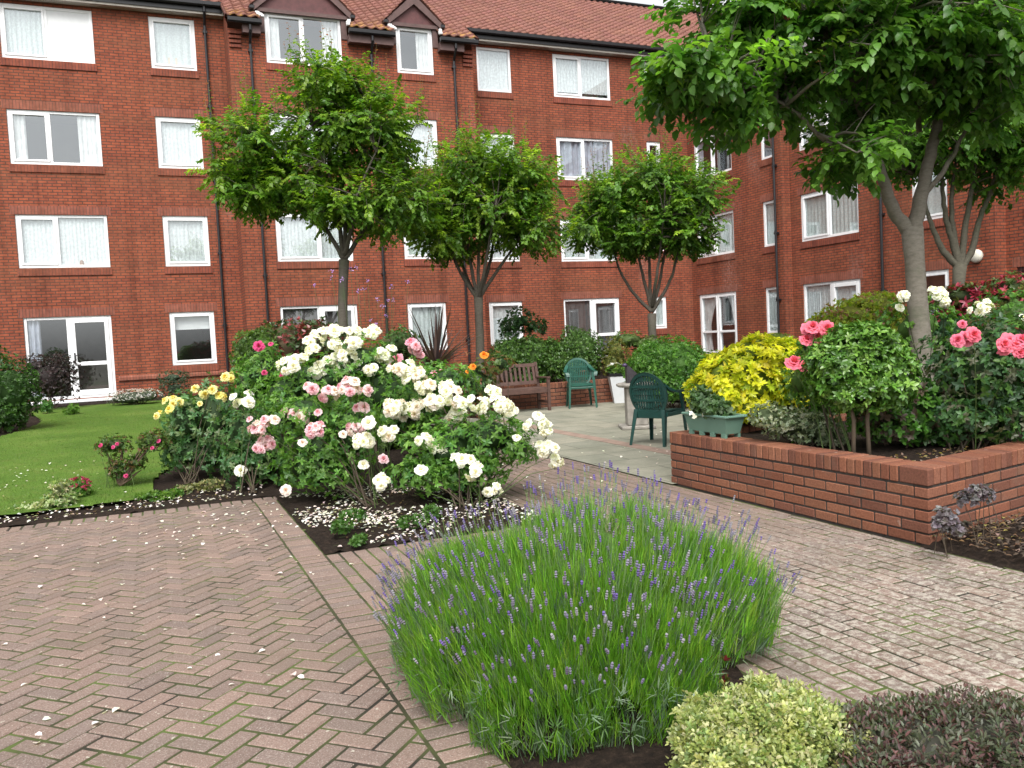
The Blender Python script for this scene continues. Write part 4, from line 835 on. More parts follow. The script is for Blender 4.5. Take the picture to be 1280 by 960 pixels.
# ============================================================ PLANTS
RT=np.array([math.cos(_y),-math.sin(_y),0]); FW=np.array([math.sin(_y),math.cos(_y),0]); UP=np.array([0,0,1.])
def nz(v): return v/np.maximum(np.linalg.norm(v,axis=-1,keepdims=True),1e-9)
LEAF={ # template vertices (x along, y across, z up) and triangles
 'diamond':(np.array([(0,0,0),(.45,.27,.07),(1,0,-.06),(.45,-.27,.07)]),np.array([(0,2,1),(0,3,2)])),
 'oval':(np.array([(0,0,0),(.32,.24,.07),(.32,0,.0),(.32,-.24,.07),(.72,.2,.03),(.72,0,-.03),(.72,-.2,.03),(1,0,-.12)]),np.array([(0,2,1),(0,3,2),(1,2,5),(1,5,4),(2,3,6),(2,6,5),(4,5,7),(5,6,7)])),
 'blade':(np.array([(0,.5,0),(0,-.5,0),(.5,.4,.06),(.5,-.4,.06),(1,0,.0)]),np.array([(0,1,3),(0,3,2),(2,3,4)])),
}
def foliage(name,P,X,Z,S,C,tm='diamond',wid=1.0,mat='leaf',parent=None):
    tv,tf=LEAF[tm]; X=nz(X); Y=nz(np.cross(Z,X)); Z=np.cross(X,Y); S=np.asarray(S)[:,None,None]
    tv=tv*np.array([1,wid,wid if tm!='blade' else 1])
    V=P[:,None,:]+S*(tv[None,:,0:1]*X[:,None,:]+tv[None,:,1:2]*Y[:,None,:]+tv[None,:,2:3]*Z[:,None,:])
    k=len(tv); Fq=(np.arange(len(P))[:,None,None]*k+tf[None]).reshape(-1,3)
    me=np_mesh(name,V.reshape(-1,3),Fq,col=np.repeat(C,k,axis=0)); return link(name,me,M[mat],parent)
def rdir(n): v=R.normal(size=(n,3)); return nz(v)
def sample(ells,n,deep=.35,low=-.75,lump=.12):
    """points in the outer shell of a union of ellipsoids, with outward normals"""
    E=np.array(ells,float); A=(E[:,3]*E[:,5]+E[:,3]*E[:,4]+E[:,4]*E[:,5]); pr=A/A.sum(); Pn=[];Nn=[];c=0;it=0
    ph=R.uniform(0,6,3)
    while c<n and it<40:
        it+=1; k=R.choice(len(E),size=n,p=pr); d=rdir(n); e=E[k]
        rr=1-deep*R.uniform(0,1,n)**1.6
        w=e[:,:3]*3.1/np.maximum(e[:,3:4],.1)*.35+d*3.2+ph
        rr=rr*(1+lump*(np.sin(w[:,0]*1.7+1.3*np.sin(w[:,1]))+np.sin(w[:,1]*2.1)+np.sin(w[:,2]*1.9+w[:,0]))*.5)
        P=e[:,:3]+(d[:,0:1]*e[:,3:4]*RT+d[:,1:2]*e[:,4:5]*FW+d[:,2:3]*e[:,5:6]*UP)*rr[:,None]
        Nn_=nz(d[:,0:1]/e[:,3:4]*RT+d[:,1:2]/e[:,4:5]*FW+d[:,2:3]/e[:,5:6]*UP)
        ok=d[:,2]>low
        dd=np.full(n,9.)
        for q in E:
            v=P-q[:3]; r=np.sqrt((v@RT/q[3])**2+(v@FW/q[4])**2+(v[:,2]/q[5])**2); dd=np.minimum(dd,r)
        ok&=dd>(1-deep*1.25-(lump if lump<.2 else 0))
        Pn.append(P[ok]);Nn.append(Nn_[ok]); c+=ok.sum()
    return np.concatenate(Pn)[:n],np.concatenate(Nn)[:n]
def pal(n,colors,jit=.18):
    c=np.array(colors)[R.randint(0,len(colors),n)]; return np.clip(c*R.uniform(1-jit,1+jit,(n,1))*R.uniform(.93,1.07,(n,3)),0,1)
def tufts(P,Nn,k,size,spread=(35,80),up=.4,colors=None,droop=0,rad_=.0,tipcol=None,jit=.2):
    n=len(P); A=nz(Nn+UP*up+rdir(n)*.45); B=nz(np.cross(A,rdir(n))); Cc=np.cross(A,B)
    base=pal(n,colors,jit); Ps=[];Xs=[];Zs=[];Ss=[];Cs=[]
    for i in range(k):
        th=np.radians(R.uniform(spread[0],spread[1],n))[:,None]; a=(2*math.pi*i/k+R.uniform(-.5,.5,n))[:,None]
        q=np.cos(a)*B+np.sin(a)*Cc; X=nz(A*np.cos(th)+q*np.sin(th)-UP*droop); Z=nz(A*np.sin(th)-q*np.cos(th)+rdir(n)*.25+UP*.2)
        off=A*R.uniform(-rad_,rad_,(n,1))+q*rad_*.35
        Ps.append(P+off);Xs.append(X);Zs.append(Z);Ss.append(size*R.uniform(.65,1.15,n)); Cs.append(np.clip(base*R.uniform(.88,1.12,(n,1)),0,1))
    return [np.concatenate(x) for x in (Ps,Xs,Zs,Ss,Cs)]
def coremesh(ells,scale,col,parent,name='shade_core'):  # closed filler core; its dark colour stands in for shade among the leaves
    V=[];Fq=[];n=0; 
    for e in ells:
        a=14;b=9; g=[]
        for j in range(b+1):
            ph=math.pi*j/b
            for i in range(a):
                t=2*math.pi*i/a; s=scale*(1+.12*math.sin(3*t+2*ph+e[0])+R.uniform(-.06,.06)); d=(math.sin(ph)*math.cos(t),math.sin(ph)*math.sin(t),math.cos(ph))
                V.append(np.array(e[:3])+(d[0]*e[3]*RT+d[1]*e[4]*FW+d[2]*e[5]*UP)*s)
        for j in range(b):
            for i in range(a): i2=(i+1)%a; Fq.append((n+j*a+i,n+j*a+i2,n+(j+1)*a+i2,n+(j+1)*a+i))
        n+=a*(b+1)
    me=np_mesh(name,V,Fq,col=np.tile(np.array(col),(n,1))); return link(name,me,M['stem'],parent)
def stems(ells,base,n,parent,col=(.06,.045,.03),r=.006,spread=.1,name='stem'):
    m=MB(); m.col=col; E=np.array(ells)
    for i in range(n):
        e=E[R.randint(len(E))]; d=rdir(1)[0]; q=e[:3]+(d[0]*e[3]*RT+d[1]*e[4]*FW+d[2]*e[5]*UP)*.7
        a=R.uniform(0,6.28); b=np.array(base)+np.array([math.cos(a),math.sin(a),0])*spread*R.uniform(.1,1)
        if q[2]<b[2]+.05: continue
        mid=(b+q)/2+np.array([R.uniform(-.1,.1)*(q[2]-b[2]),R.uniform(-.1,.1)*(q[2]-b[2]),0]); mid[2]+=.1*(q[2]-b[2])
        mid[:2]=b[:2]*.55+q[:2]*.45
        m.tube([b,mid,q],[r,r*.75,r*.4],5,cap=False)
    return m.build(name,M['stem'],parent,True,usecol=True)
def basept(ells,z=None):
    E=np.array(ells); c=E[:,:3].mean(0); zz=z if z is not None else hz(c[0],c[1]); return (float(c[0]),float(c[1]),float(zz))
def shrub(name,label,cat,key,n,size,colors,k=5,tm='diamond',wid=1,mat='leaf',core=.72,ccol=None,up=.4,spread=(30,80),deep=.35,low=-.8,z=None,group=None,st=8,sr=.008,ss=.12,rad_=0,lump=.1,base=None,droop=0,extra=None,jit=.2):
    ells=DATA[key] if isinstance(key,str) else key
    b=base or basept(ells,z); o=empty(name,b,label,cat,group); E=np.array(ells); lo=(E[:,2]-E[:,5]).min()
    if not base and st and lo>b[2]+.12:
        k_=E[:,5]>.5*E[:,5].max(); c_=E[k_,:3].mean(0); h_=(lo-b[2])/2+.12; ells=list(ells)+[(c_[0],c_[1],b[2]+h_-.05,E[:,3].max()*1.0,E[:,4].max()*.8,h_)]; n=int(n*1.2)
    P,Nn=sample(ells,n,deep,low,lump); ok=P[:,2]>b[2]-.0
    if ok.sum()>4: P,Nn=P[ok],Nn[ok]
    a=tufts(P,Nn,k,size,spread,up,colors,droop,rad_,jit=jit); foliage('foliage',*a,tm=tm,wid=wid,mat=mat,parent=o)
    if core: coremesh(ells,core,ccol or tuple(np.array(colors).mean(0)*.55),o)  # core gets a darkened leaf tone as painted shade
    if st: stems(ells,b,st,o,r=sr,spread=ss)
    return o
G1=[(.07,.16,.02),(.095,.20,.026),(.05,.12,.018),(.13,.23,.034)]
GD=[(.03,.08,.016),(.045,.11,.02),(.06,.14,.024)]
# ---------------- trees
def tree(label,tk,lk,ek,trunk_r,nsh,leaf,colors,bark,whips=0,limb_r=.045,z=None,leafn=13,dens=1,tm='diamond',shoot=.34,limb_f=None):
    tp=DATA[tk]; b=(tp[0][0],tp[0][1],z if z is not None else tp[0][2]-.2); o=empty('tree',b,label,'tree','leafy trees in the courtyard beds')
    m=MB(); m.col=bark; pts=[(b[0],b[1],b[2]-.05)]+[p for p in tp if p[2]>b[2]+.2]
    P=[]; r=[]
    L=len(pts)
    for i in range(L-1):
        for t in np.linspace(0,1,5)[:-1]:
            s=(i+t)/(L-1); q=np.array(pts[i])*(1-t)+np.array(pts[i+1])*t; P.append(q+np.array([R.uniform(-.012,.012),R.uniform(-.012,.012),0])); r.append(trunk_r*(1.18-.25*s)*(1+.25*max(0,1-s*9)))
    P.append(np.array(pts[-1])); r.append(trunk_r*1.08); m.tube(P,r,14)
    m.build('trunk',M['bark'],o,True,usecol=True)
    # limbs
    m=MB(); m.col=bark; nodes=[]
    for li,l in enumerate(DATA[lk]):
        lr=limb_r*(limb_f[li] if limb_f else 1)
        l=[np.array(p) for p in l]; n=len(l); Q=[]; rr=[]
        for i in range(n-1):
            for t in np.linspace(0,1,6)[:-1]:
                # Catmull-Rom
                p0=l[max(i-1,0)];p1=l[i];p2=l[i+1];p3_=l[min(i+2,n-1)]
                q=.5*((2*p1)+(-p0+p2)*t+(2*p0-5*p1+4*p2-p3_)*t*t+(-p0+3*p1-3*p2+p3_)*t**3); Q.append(q+rdir(1)[0]*.008); rr.append(lr*(1-.7*(i+t)/(n-1)))
        Q.append(l[-1]); rr.append(lr*.25); m.tube(Q,rr,8); nodes+=Q[3:]
    nodes=np.array(nodes)
    E=[(e[0],e[1],e[2],e[3]*1.06,e[4]*1.0,e[5]*1.06) for e in DATA[ek]]; SP,SN=sample(E,nsh,.8,-1,.2)
    # secondary branches: to a subset of shoots; others hang on those
    sub=R.choice(len(SP),min(len(SP),max(40,nsh//9)),replace=False); allp=list(nodes)
    hub=[]
    for i in sub:
        d=np.linalg.norm(nodes-SP[i],axis=1); a=nodes[d.argmin()]; q=SP[i]-(SP[i]-a)*.08; mid=(a+q)/2+UP*.06*d.min()+rdir(1)[0]*.06*d.min()
        m.tube([a,mid,q],[limb_r*.3,limb_r*.2,limb_r*.08],5,cap=False); hub+= [mid,q,(mid+q)/2]
    hub=np.array(hub)
    for i in range(len(SP)):
        if R.rand()<.55:
            d=np.linalg.norm(hub-SP[i],axis=1); a=hub[d.argmin()]
            if d.min()<1.0: m.tube([a,(a+SP[i])/2+UP*.03,SP[i]],[.006,.004,.003],3,cap=False)
    m.build('limb',M['bark'],o,True,usecol=True)
    # leafy shoots
    Ps=[];Xs=[];Zs=[];Ss=[];Cs=[]
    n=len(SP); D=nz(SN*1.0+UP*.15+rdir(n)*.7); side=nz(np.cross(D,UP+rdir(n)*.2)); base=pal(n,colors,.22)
    gl=np.where((SN[:,2:3]>.1)&(R.rand(n,1)<.45),np.array([1.7,1.45,1.15]),1.0); base=base*gl  # upward-facing shoots tinted brighter: highlights put into the leaf colour
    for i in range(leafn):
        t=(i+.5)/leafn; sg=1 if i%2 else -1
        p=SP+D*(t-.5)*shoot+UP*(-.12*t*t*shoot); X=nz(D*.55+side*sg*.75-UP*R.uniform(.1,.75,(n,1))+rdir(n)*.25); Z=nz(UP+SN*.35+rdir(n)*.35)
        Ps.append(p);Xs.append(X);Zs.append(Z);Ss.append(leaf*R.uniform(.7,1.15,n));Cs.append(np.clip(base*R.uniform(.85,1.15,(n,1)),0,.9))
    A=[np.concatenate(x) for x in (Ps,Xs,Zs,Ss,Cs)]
    if whips:
        # long upright summer shoots above the crown, reddish at the tip
        E_=np.array(E); Ps=[];Xs=[];Zs=[];Ss=[];Cs=[]
        Pw,Nw=sample(E,whips*6,.15,.25,.1)
        # keep those on the outside top
        ok=[i for i in range(len(Pw)) if not any((abs(Pw[i][0]-e[0])<e[3]*.8 and Pw[i][2]<e[2]+e[5]*.7) for e in E_)][:whips]
        for i in ok:
            h=R.uniform(.35,.85); p0=Pw[i]-UP*.15; tip=p0+UP*h+np.array([R.uniform(-.12,.12),R.uniform(-.12,.12),0])+Nw[i]*.1; m=MB(); m.col=(.16,.12,.05); m.tube([p0,(p0+tip)/2+rdir(1)[0]*.02,tip],[.006,.004,.002],4,cap=False); m.build('upright_shoot',M['stem'],o,usecol=True)
            k=int(h/.05)
            for j in range(k):
                t=(j+1)/k; q=p0+(tip-p0)*t; a=j*2.4; dd=np.array([math.cos(a),math.sin(a),R.uniform(-.1,.5)]); c=np.array((.12,.19,.03)) if t<.8 else np.array((.30,.10,.06)); 
                Ps.append(q);Xs.append(dd);Zs.append(UP+rdir(1)[0]*.3);Ss.append(leaf*(1.0-.55*t));Cs.append(c*R.uniform(.8,1.2))
        A=[np.concatenate([a,np.array(b_)]) for a,b_ in zip(A,(Ps,nz(np.array(Xs)),nz(np.array(Zs)),Ss,Cs))]
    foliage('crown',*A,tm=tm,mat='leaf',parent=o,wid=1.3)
    return o
TG=[(.095,.20,.02),(.13,.245,.024),(.19,.31,.032),(.065,.15,.017)]
BK=(.10,.088,.072)
tree('broad leafy tree behind the white roses, leftmost of the courtyard trees','T1p','T1l','T1',.085,2800,.10,TG,BK,whips=48,z=.15)
tree('round headed leafy tree with many stems rising behind the wooden bench','T2p','T2l','T2',.088,2500,.10,TG,BK,whips=34,z=.42)
tree('round headed leafy tree behind the clipped round bush, nearest the inner corner of the building','T3p','T3l','T3',.09,2400,.10,[(.085,.19,.022),(.11,.23,.027),(.16,.285,.034),(.06,.14,.018)],BK,whips=26,z=.42)
tree('large spreading tree with stout forked grey trunk growing out of the raised brick bed','T4p','T4l','T4',.094,2500,.098,[(.07,.175,.026),(.095,.22,.032),(.13,.27,.04),(.055,.14,.022)],(.20,.18,.15),limb_f=[1,1.05,.5,.35,.5,.38,.2,.45,.4],limb_r=.072,z=.40,leafn=11,tm='oval',shoot=.34)
tree('smaller tree with five slim upright limbs standing behind the large grey trunk','T5p','T5l','T5',.085,1900,.105,[(.09,.21,.03),(.12,.26,.038),(.065,.16,.024)],(.12,.11,.085),limb_r=.055,z=.0,leafn=11)
# ---------------- shrubs and bedding
shrub('hedge_shrub','dark green leafy shrub at the far left edge of the lawn','shrub','hedgeL',2200,.06,GD,core=.6,st=10,sr=.01)
shrub('purple_shrub','dark purple leaved shrub in front of the white patio door','shrub','purple',900,.06,[(.035,.022,.025),(.05,.03,.032),(.025,.03,.02),(.07,.05,.05)],k=6,core=.5,deep=.5,st=12,sr=.01)
shrub('low_shrub','low grey green shrub against the wall under the single ground floor window','shrub','wallpea',420,.05,[(.06,.10,.06),(.08,.12,.07)],core=.4)
o=shrub('cushion_plant','low cushion of tiny white flowers along the foot of the wall','plant','cushion',260,.04,[(.08,.11,.06),(.11,.13,.09)])
P,Nn=sample(DATA['cushion'],500,.15,-.1); foliage('flowers',*tufts(P+Nn*.03,Nn,2,.035,(40,80),.5,[(.6,.55,.58),(.7,.66,.66)]),mat='petal',parent=o)
shrub('small_plant','small light green leafy plant under the dark purple shrub','plant','greenA',70,.06,[(.06,.16,.03),(.08,.2,.04)],st=3); shrub('small_plant','small bright green bedding plant with a white flower beside the doorstep','plant','greenB',70,.05,[(.09,.2,.02),(.12,.24,.03)],st=3)
b_=(-.38,10.1,.06)
o=shrub('dwarf_rose','dwarf V-shaped rose bush with red blooms at the edge of the lawn','rose bush','dwarf',620,.035,[(.07,.13,.025),(.09,.15,.03),(.15,.09,.04),(.05,.11,.02)],st=0,core=.5,ccol=(.03,.05,.015),deep=.5,base=b_)
m=MB(); m.col=(.09,.06,.04)
for e in DATA['dwarf']:
    for i in range(5): q=np.array(e[:3])+rdir(1)[0]*.1; m.tube([b_,(np.array(b_)+q)/2+rdir(1)[0]*.03,q],[.014,.009,.004],5,cap=False)
m.build('stem',M['stem'],o,True,usecol=True); DWARF=o
o=shrub('snapdragon','small crimson flowered snapdragon at the lawn edge','plant','antirr',120,.04,G1,st=6,sr=.004)
P,Nn=sample(DATA['antirr'],40,.1,.2); foliage('flowers',*tufts(P+Nn*.03,Nn,4,.035,(30,70),.5,[(.28,.02,.06),(.36,.03,.10)]),mat='petal',parent=o)
VG=[(.30,.36,.16),(.48,.50,.30),(.12,.20,.06),(.38,.42,.22)]
shrub('variegated_shrub','low cream and green variegated shrub at the corner of the lawn beside the block paving','shrub','varieg',520,.045,VG,st=4,sr=.004,z=.02)
shrub('bedding_plant','low dark green bedding plant under the dwarf rose','plant','bedgreens',170,.04,G1,st=0,core=.5,z=.0); shrub('bedding_plant','low yellowish creeping plant under the yellow rose bush','plant','yellowish',150,.04,[(.22,.22,.08),(.12,.15,.05),(.3,.28,.14)],st=0,core=0,z=.0)
for i,e in enumerate(DATA['bedweed']):
    e=(e[0],e[1],max(.05,e[2]),e[3],e[4],e[5]); shrub('small_weed',['small green weed among the fallen petals, at the left under the pink rose','small green weed among the fallen petals, just in front of the leftmost one','rounded green weed among the petals below the white rose branches','tiny green weed nearest the front corner of the rose bed','small green weed at the right side of the rose bed near the lavender'][i],'weed',[e],70,.035,[(.05,.13,.02),(.08,.17,.03)],st=0,core=0,z=.0,group='weeds in the rose bed')
# --- roses
def rose_mesh(inner,outer,seed):
    rs=np.random.RandomState(seed); V=[];Fq=[];C=[]
    rings=[(3,.16,.60,80,.95),(5,.34,.62,68,1.0),(6,.58,.55,48,1.0),(7,.82,.42,26,.95),(8,1.0,.22,5,.9)]
    for ri,(n,r,h,tilt,wd) in enumerate(rings):
        f0=rs.uniform(0,6.28)
        for i in range(n):
            phi=f0+2*math.pi*(i+rs.uniform(-.15,.15))/n; wid=math.pi/n*1.35*wd; n0=len(V); tl=h*rs.uniform(.85,1.15); rj=r*rs.uniform(.88,1.1)
            for a in range(4):
                t=a/3
                for b in range(5):
                    s=-1+b*.5; w=wid*(.45+.7*math.sin(t*2.0+.35))*s
                    rho=rj*(.25+.75*t**.75)*(1-.10*s*s*t)+ (.10*t**3 if ri>1 else 0); z=-.15+tl*math.sin(t*1.5)*(1.0 if ri<3 else .8)+.06*math.cos(3*s)*t-(.16*t**4*(ri>1))-.10*s*s*t
                    rho*=1+.05*math.sin(5*s+i)*t
                    V.append((rho*math.cos(phi+w),rho*math.sin(phi+w),z)); k=min(1,max(0,(ri/4)*.8+.2*t)); c=np.array(inner)*(1-k)+np.array(outer)*k; C.append(c*rs.uniform(.96,1.03))
            for a in range(3):
                for b in range(4): q=n0+a*5+b; Fq.append((q,q+1,q+6,q+5))
    me=np_mesh('bloom',V,Fq,col=np.clip(C,0,1)); me.materials.append(M['petal']); me.shade_smooth(); return me
def kinds(*cs): return [rose_mesh(a,b,i*7+int(1000*a[0])) for i,(a,b) in enumerate(cs)]
WHITE=kinds(((.84,.80,.70),(.87,.86,.82)),((.84,.82,.75),(.88,.87,.84)),((.82,.75,.64),(.86,.83,.78)),((.85,.78,.73),(.87,.84,.81)))
CREAM=kinds(((.84,.79,.70),(.87,.85,.80)),((.8,.66,.60),(.83,.76,.73)))
PINK=kinds(((.68,.26,.36),(.80,.56,.62)),((.74,.38,.46),(.82,.66,.70)),((.72,.30,.42),(.80,.60,.66)),((.8,.6,.6),(.83,.75,.75)))
MAG=kinds(((.55,.04,.16),(.68,.10,.28)),((.5,.03,.14),(.62,.08,.22))); YEL=kinds(((.75,.58,.08),(.80,.72,.26)),((.75,.55,.06),(.80,.74,.38)))
COR=kinds(((.66,.07,.13),(.78,.20,.28)),((.62,.06,.14),(.75,.22,.32))); MPK=kinds(((.72,.20,.32),(.80,.40,.50)),((.75,.3,.4),(.8,.5,.58))); ORG=kinds(((.75,.2,.02),(.8,.32,.04)),((.7,.15,.02),(.78,.28,.05)))
def _bl(): pass
def blooms(o,key,meshes,base,view=-FW):
    few=len(DATA[key])<8; m=MB(); m.col=(.06,.10,.025); b0=Vector(o.location)
    for (c,r,n,fr) in DATA[key]:
        c=np.array(c); used=[]; r=r*1.3
        for i in range(n):
            if n==1: d=nz(view+UP*.5+rdir(1)[0]*.5); p=c
            else:
                for _t in range(12):
                    d=nz(rdir(1)[0]*1.0+view*.5+UP*.35); p=c+(d*np.array([1.25,1.0,.85])+RT*R.uniform(-.35,.35))*(r-fr*.4)*R.uniform(.35,1.05)
                    if all(np.linalg.norm(p-u)>fr*.95 for u in used): break
                used.append(p)
            ob=bpy.data.objects.new('bloom',meshes[R.randint(len(meshes))]); COL.objects.link(ob); ob.parent=o; ob.location=Vector(p)-b0
            q=Vector(nz(d*.8+view*.3+UP*.25)).to_track_quat('Z','Y'); ob.rotation_euler=(q.to_matrix().to_4x4()@Matrix.Rotation(R.uniform(0,6.28),4,'Z')).to_euler(); s=fr*R.uniform(.8,1.25); ob.scale=(s,s,s*1.1)
            if n>1: m.tube([c-np.array(view)*-.0-UP*r*.9,p-d*fr*.2],[.003,.002],3,cap=False)
        q=c-UP*r*.8+view*0; base_=np.array(base)+np.array([R.uniform(-.14,.14),R.uniform(-.14,.14),0]); mid=(base_+q)/2+UP*.12+ (q-np.array(base))*np.array([.15,.15,0]); m.tube([base_,mid,q],[.0045,.003,.0025],5,cap=False) if R.rand()<.35 or few else None
        if few and m.v: m.build('flower_stem',M['stem'],o,True,usecol=True); m=MB(); m.col=(.06,.10,.025)
    if m.v: m.build('flower_stem',M['stem'],o,True,usecol=True)
RG=[(.09,.21,.032),(.12,.26,.04),(.16,.31,.055),(.07,.17,.04)]; RD=[(.055,.14,.045),(.075,.175,.06),(.105,.22,.065),(.14,.20,.08)]
def rose(label,fk,n,bk,meshes,base,cols=RG,size=.055,st=16,**k):
    n=int(n*1.9); size*=.88; st=int(st*.6)
    o=shrub('rose_bush',label,'rose bush',fk,n,size,cols,k=5,tm='oval',wid=1.0,core=.5,ccol=(.02,.045,.012),deep=.6,up=.25,spread=(50,100),base=base,st=st,sr=.008,ss=.12,lump=.2,group='rose bushes round the courtyard',**k)
    for key,ms in zip(bk if isinstance(bk,(list,tuple)) else [bk],meshes if isinstance(bk,(list,tuple)) else [meshes]): blooms(o,key,ms,base)
    return o
DATA['bdw']=[((e[0]+dx,e[1]-.16,e[2]+dz),.03,1,.022) for e,dx,dz in [(DATA['dwarf'][0],0,0),(DATA['dwarf'][0],.04,.03),(DATA['dwarf'][1],.05,.02),(DATA['dwarf'][1],-.02,-.05),(DATA['dwarf'][2],.06,-.07),(DATA['dwarf'][0],-.12,.03)]]
blooms(DWARF,'bdw',MAG,b_)
rose('yellow rose bush at the left end of the rose bed, over bare dark stems','fy',520,'by',YEL,(.33,10.0,.02),RD,.06,26)
rose('rose bush with two big creamy white heads between the yellow and the pink roses','fw1',520,'bws',WHITE,(.85,8.9,.02),RD,.06,18)
rose('pink rose bush with pale pink clusters in the middle of the rose bed','fp',800,'bp',PINK,(1.75,7.5,.0),RG,.055,18)
rose('tall white rose bush at the back of the rose bed, highest mass of white blooms','fwb',560,'bwb',WHITE,(2.1,8.3,.0),RG,.055,14)
rose('creamy white rose bush in the centre between the tall white and the pink tinged roses','fwc',380,'bwc',CREAM,(2.75,7.55,.0),RG,.055,12)
rose('low spreading white rose bush reaching over the path at the right of the rose bed','fwr',780,'bwr',WHITE,(2.45,6.85,.0),RG,.055,18)
rose('bright pink rose in front of the spiky dark cordyline','fpk',180,'bpk',MPK,(3.1,9.2,.0),RG,.055,8)
rose('thin leggy orange rose bush with reddish young leaves in front of the bench','for',240,'bor',ORG,(4.0,9.6,.0),[(.08,.14,.03),(.16,.16,.05),(.25,.10,.05),(.05,.12,.03)],.06,8)
rose('deep magenta pink rose bush in front of the clipped round shrub','fmg',480,'bmg',MAG,(1.2,9.6,.0),RG,.055,12)
rose('coral rose bush at the right edge of the raised brick bed','fcr',1500,'bcr',COR,(5.6,4.55,.42),[(.05,.13,.04),(.07,.16,.05),(.09,.19,.04),(.06,.12,.06),(.12,.13,.08)],.058,20)
rose('slim coral rose stems behind the round leafy shrub in the raised bed','fcs',110,'bcs',COR,(4.8,5.0,.42),RG,.05,6)
# --- middle ground shrubs
shrub('clipped_shrub','clipped round light green shrub left of the reddish one, by the drainpipe','shrub','topi',1700,.05,[(.08,.14,.025),(.11,.19,.035),(.05,.10,.02)],k=4,core=.72,z=.1)
shrub('red_shrub','dark green shrub with red young leaves beside the clipped light green one','shrub','photi',900,.085,[(.04,.08,.02),(.05,.10,.03),(.16,.035,.03),(.06,.09,.03),(.22,.04,.045)],k=5,mat='leafd',z=.1)
shrub('shrub','loose mid green shrub behind the white roses, left of the cordyline','shrub','backg',600,.07,[(.05,.13,.03),(.07,.15,.03),(.10,.10,.04)],z=.0)
shrub('shrub','low green shrub hidden behind the centre of the rose bed','shrub','fillmid',700,.07,G1,z=.0)
shrub('clipped_hedge','dark clipped hedge above the low brick wall, behind the bench','hedge','hedgeA',2600,.055,[(.045,.11,.018),(.065,.145,.022),(.09,.18,.03)],k=4,core=.76,mat='leafd',z=.42,st=4)
shrub('clipped_hedge','dark clipped square-headed hedge above the low brick wall, behind the green plastic chair','hedge','hedgeB',2600,.055,[(.04,.10,.016),(.06,.13,.02),(.08,.165,.026)],k=4,core=.76,mat='leafd',z=.42,st=4)
shrub('shrub','loose glossy shrub standing above the clipped hedge in front of a window','shrub','vib',330,.09,[(.025,.07,.02),(.04,.10,.03),(.05,.12,.035)],core=.3,deep=.6,z=.42,st=10)
shrub('yellow_green_shrub','upright yellow green shrub behind the white tapered pot','shrub','ygb',520,.05,[(.16,.18,.03),(.20,.19,.05),(.10,.14,.03)],k=5,core=.6,z=.42)
shrub('round_bush','large rounded bright green bush at the back corner of the patio','bush','roundb',4600,.06,[(.07,.18,.024),(.095,.22,.03),(.12,.26,.04),(.05,.14,.02)],k=4,core=.76,z=.0,up=.2)
shrub('low_shrub','light green low growth at the foot of the wall behind the round bush','shrub','t3g',260,.07,[(.09,.16,.04),(.12,.18,.05)],z=.42)
def rosettes(name,label,key,n,size,cols,**k): return shrub(name,label,'shrub',key,n,size,cols,k=9,spread=(48,88),up=.55,**k)
YC=[(.58,.55,.02),(.68,.64,.04),(.52,.52,.02),(.40,.46,.02)]
o=rosettes('golden_shrub','bright yellow leaved shrub between the planter trough and the round leafy shrub','choisya',950,.07,YC,tm='oval',wid=.8,core=.74,ccol=(.10,.14,.02),z=.42,deep=.22,low=-.6)
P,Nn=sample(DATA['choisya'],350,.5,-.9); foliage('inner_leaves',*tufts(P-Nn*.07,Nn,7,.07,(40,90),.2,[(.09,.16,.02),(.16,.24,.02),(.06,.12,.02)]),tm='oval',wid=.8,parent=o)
shrub('clipped_shrub','low clipped dome of yellow green behind the bright yellow shrub','shrub','yew',900,.035,[(.12,.18,.02),(.16,.21,.025),(.08,.13,.02)],k=3,core=.84,z=.0,lump=.03,deep=.1)
shrub('golden_green_shrub','yellow green shrub speckled with pink buds left of the grey trunk','shrub','ygr',2600,.05,[(.28,.36,.03),(.38,.42,.05),(.20,.30,.03),(.32,.38,.04),(.34,.17,.11)],k=5,z=.0,core=.7,st=8)
o=rosettes('red_tipped_shrub','shrub with crimson young leaves right of the grey trunk','redph',800,.085,[(.36,.035,.07),(.44,.06,.10),(.34,.035,.06),(.10,.13,.03),(.16,.18,.04),(.07,.12,.03)],tm='oval',wid=.7,core=.6,ccol=(.04,.06,.02),z=.0,mat='leafd')
rosettes('evergreen_shrub','dark green dense shrub just right of the grey trunk','dkh',420,.055,[(.022,.08,.022),(.035,.11,.03)],core=.75,ccol=(.015,.04,.012),z=.42,mat='leafd')
o=shrub('standard_shrub','round headed leafy green shrub on twin bare stems at the front of the raised bed','shrub','stdb',2300,.05,[(.075,.18,.022),(.10,.225,.03),(.055,.135,.02),(.15,.28,.045)],k=5,tm='oval',wid=.95,core=.66,ccol=(.02,.05,.012),z=.42,st=0,mat='leafd',deep=.3,spread=(40,85),low=-.9)
e0=np.array(DATA['stdb'][0][:3]); m=MB(); m.col=(.13,.10,.07); bz=e0+FW*.0; 
for dx in (-.07,.05): m.tube([(bz[0]+dx*.92,bz[1]-dx*.39,.40),(bz[0]+dx*.8,bz[1]-dx*.3,.7),(bz[0]+dx*1.6,bz[1]-dx*.6,1.0),(bz[0]+dx*3,bz[1]-dx,1.2)],[.017,.015,.012,.006],8)
m.build('stem',M['stem'],o,True,usecol=True)
shrub('understorey_plant','leafy green undergrowth in the raised bed between the twin stems and the coral rose','plant','ulow',900,.06,[(.08,.20,.03),(.11,.26,.04),(.05,.13,.03),(.11,.08,.06)],tm='oval',wid=1.1,core=.5,z=.42)
shrub('understorey_plant','green undergrowth between the yellow shrub and the twin stems','plant','ulow2',220,.05,G1,core=.5,z=.42)
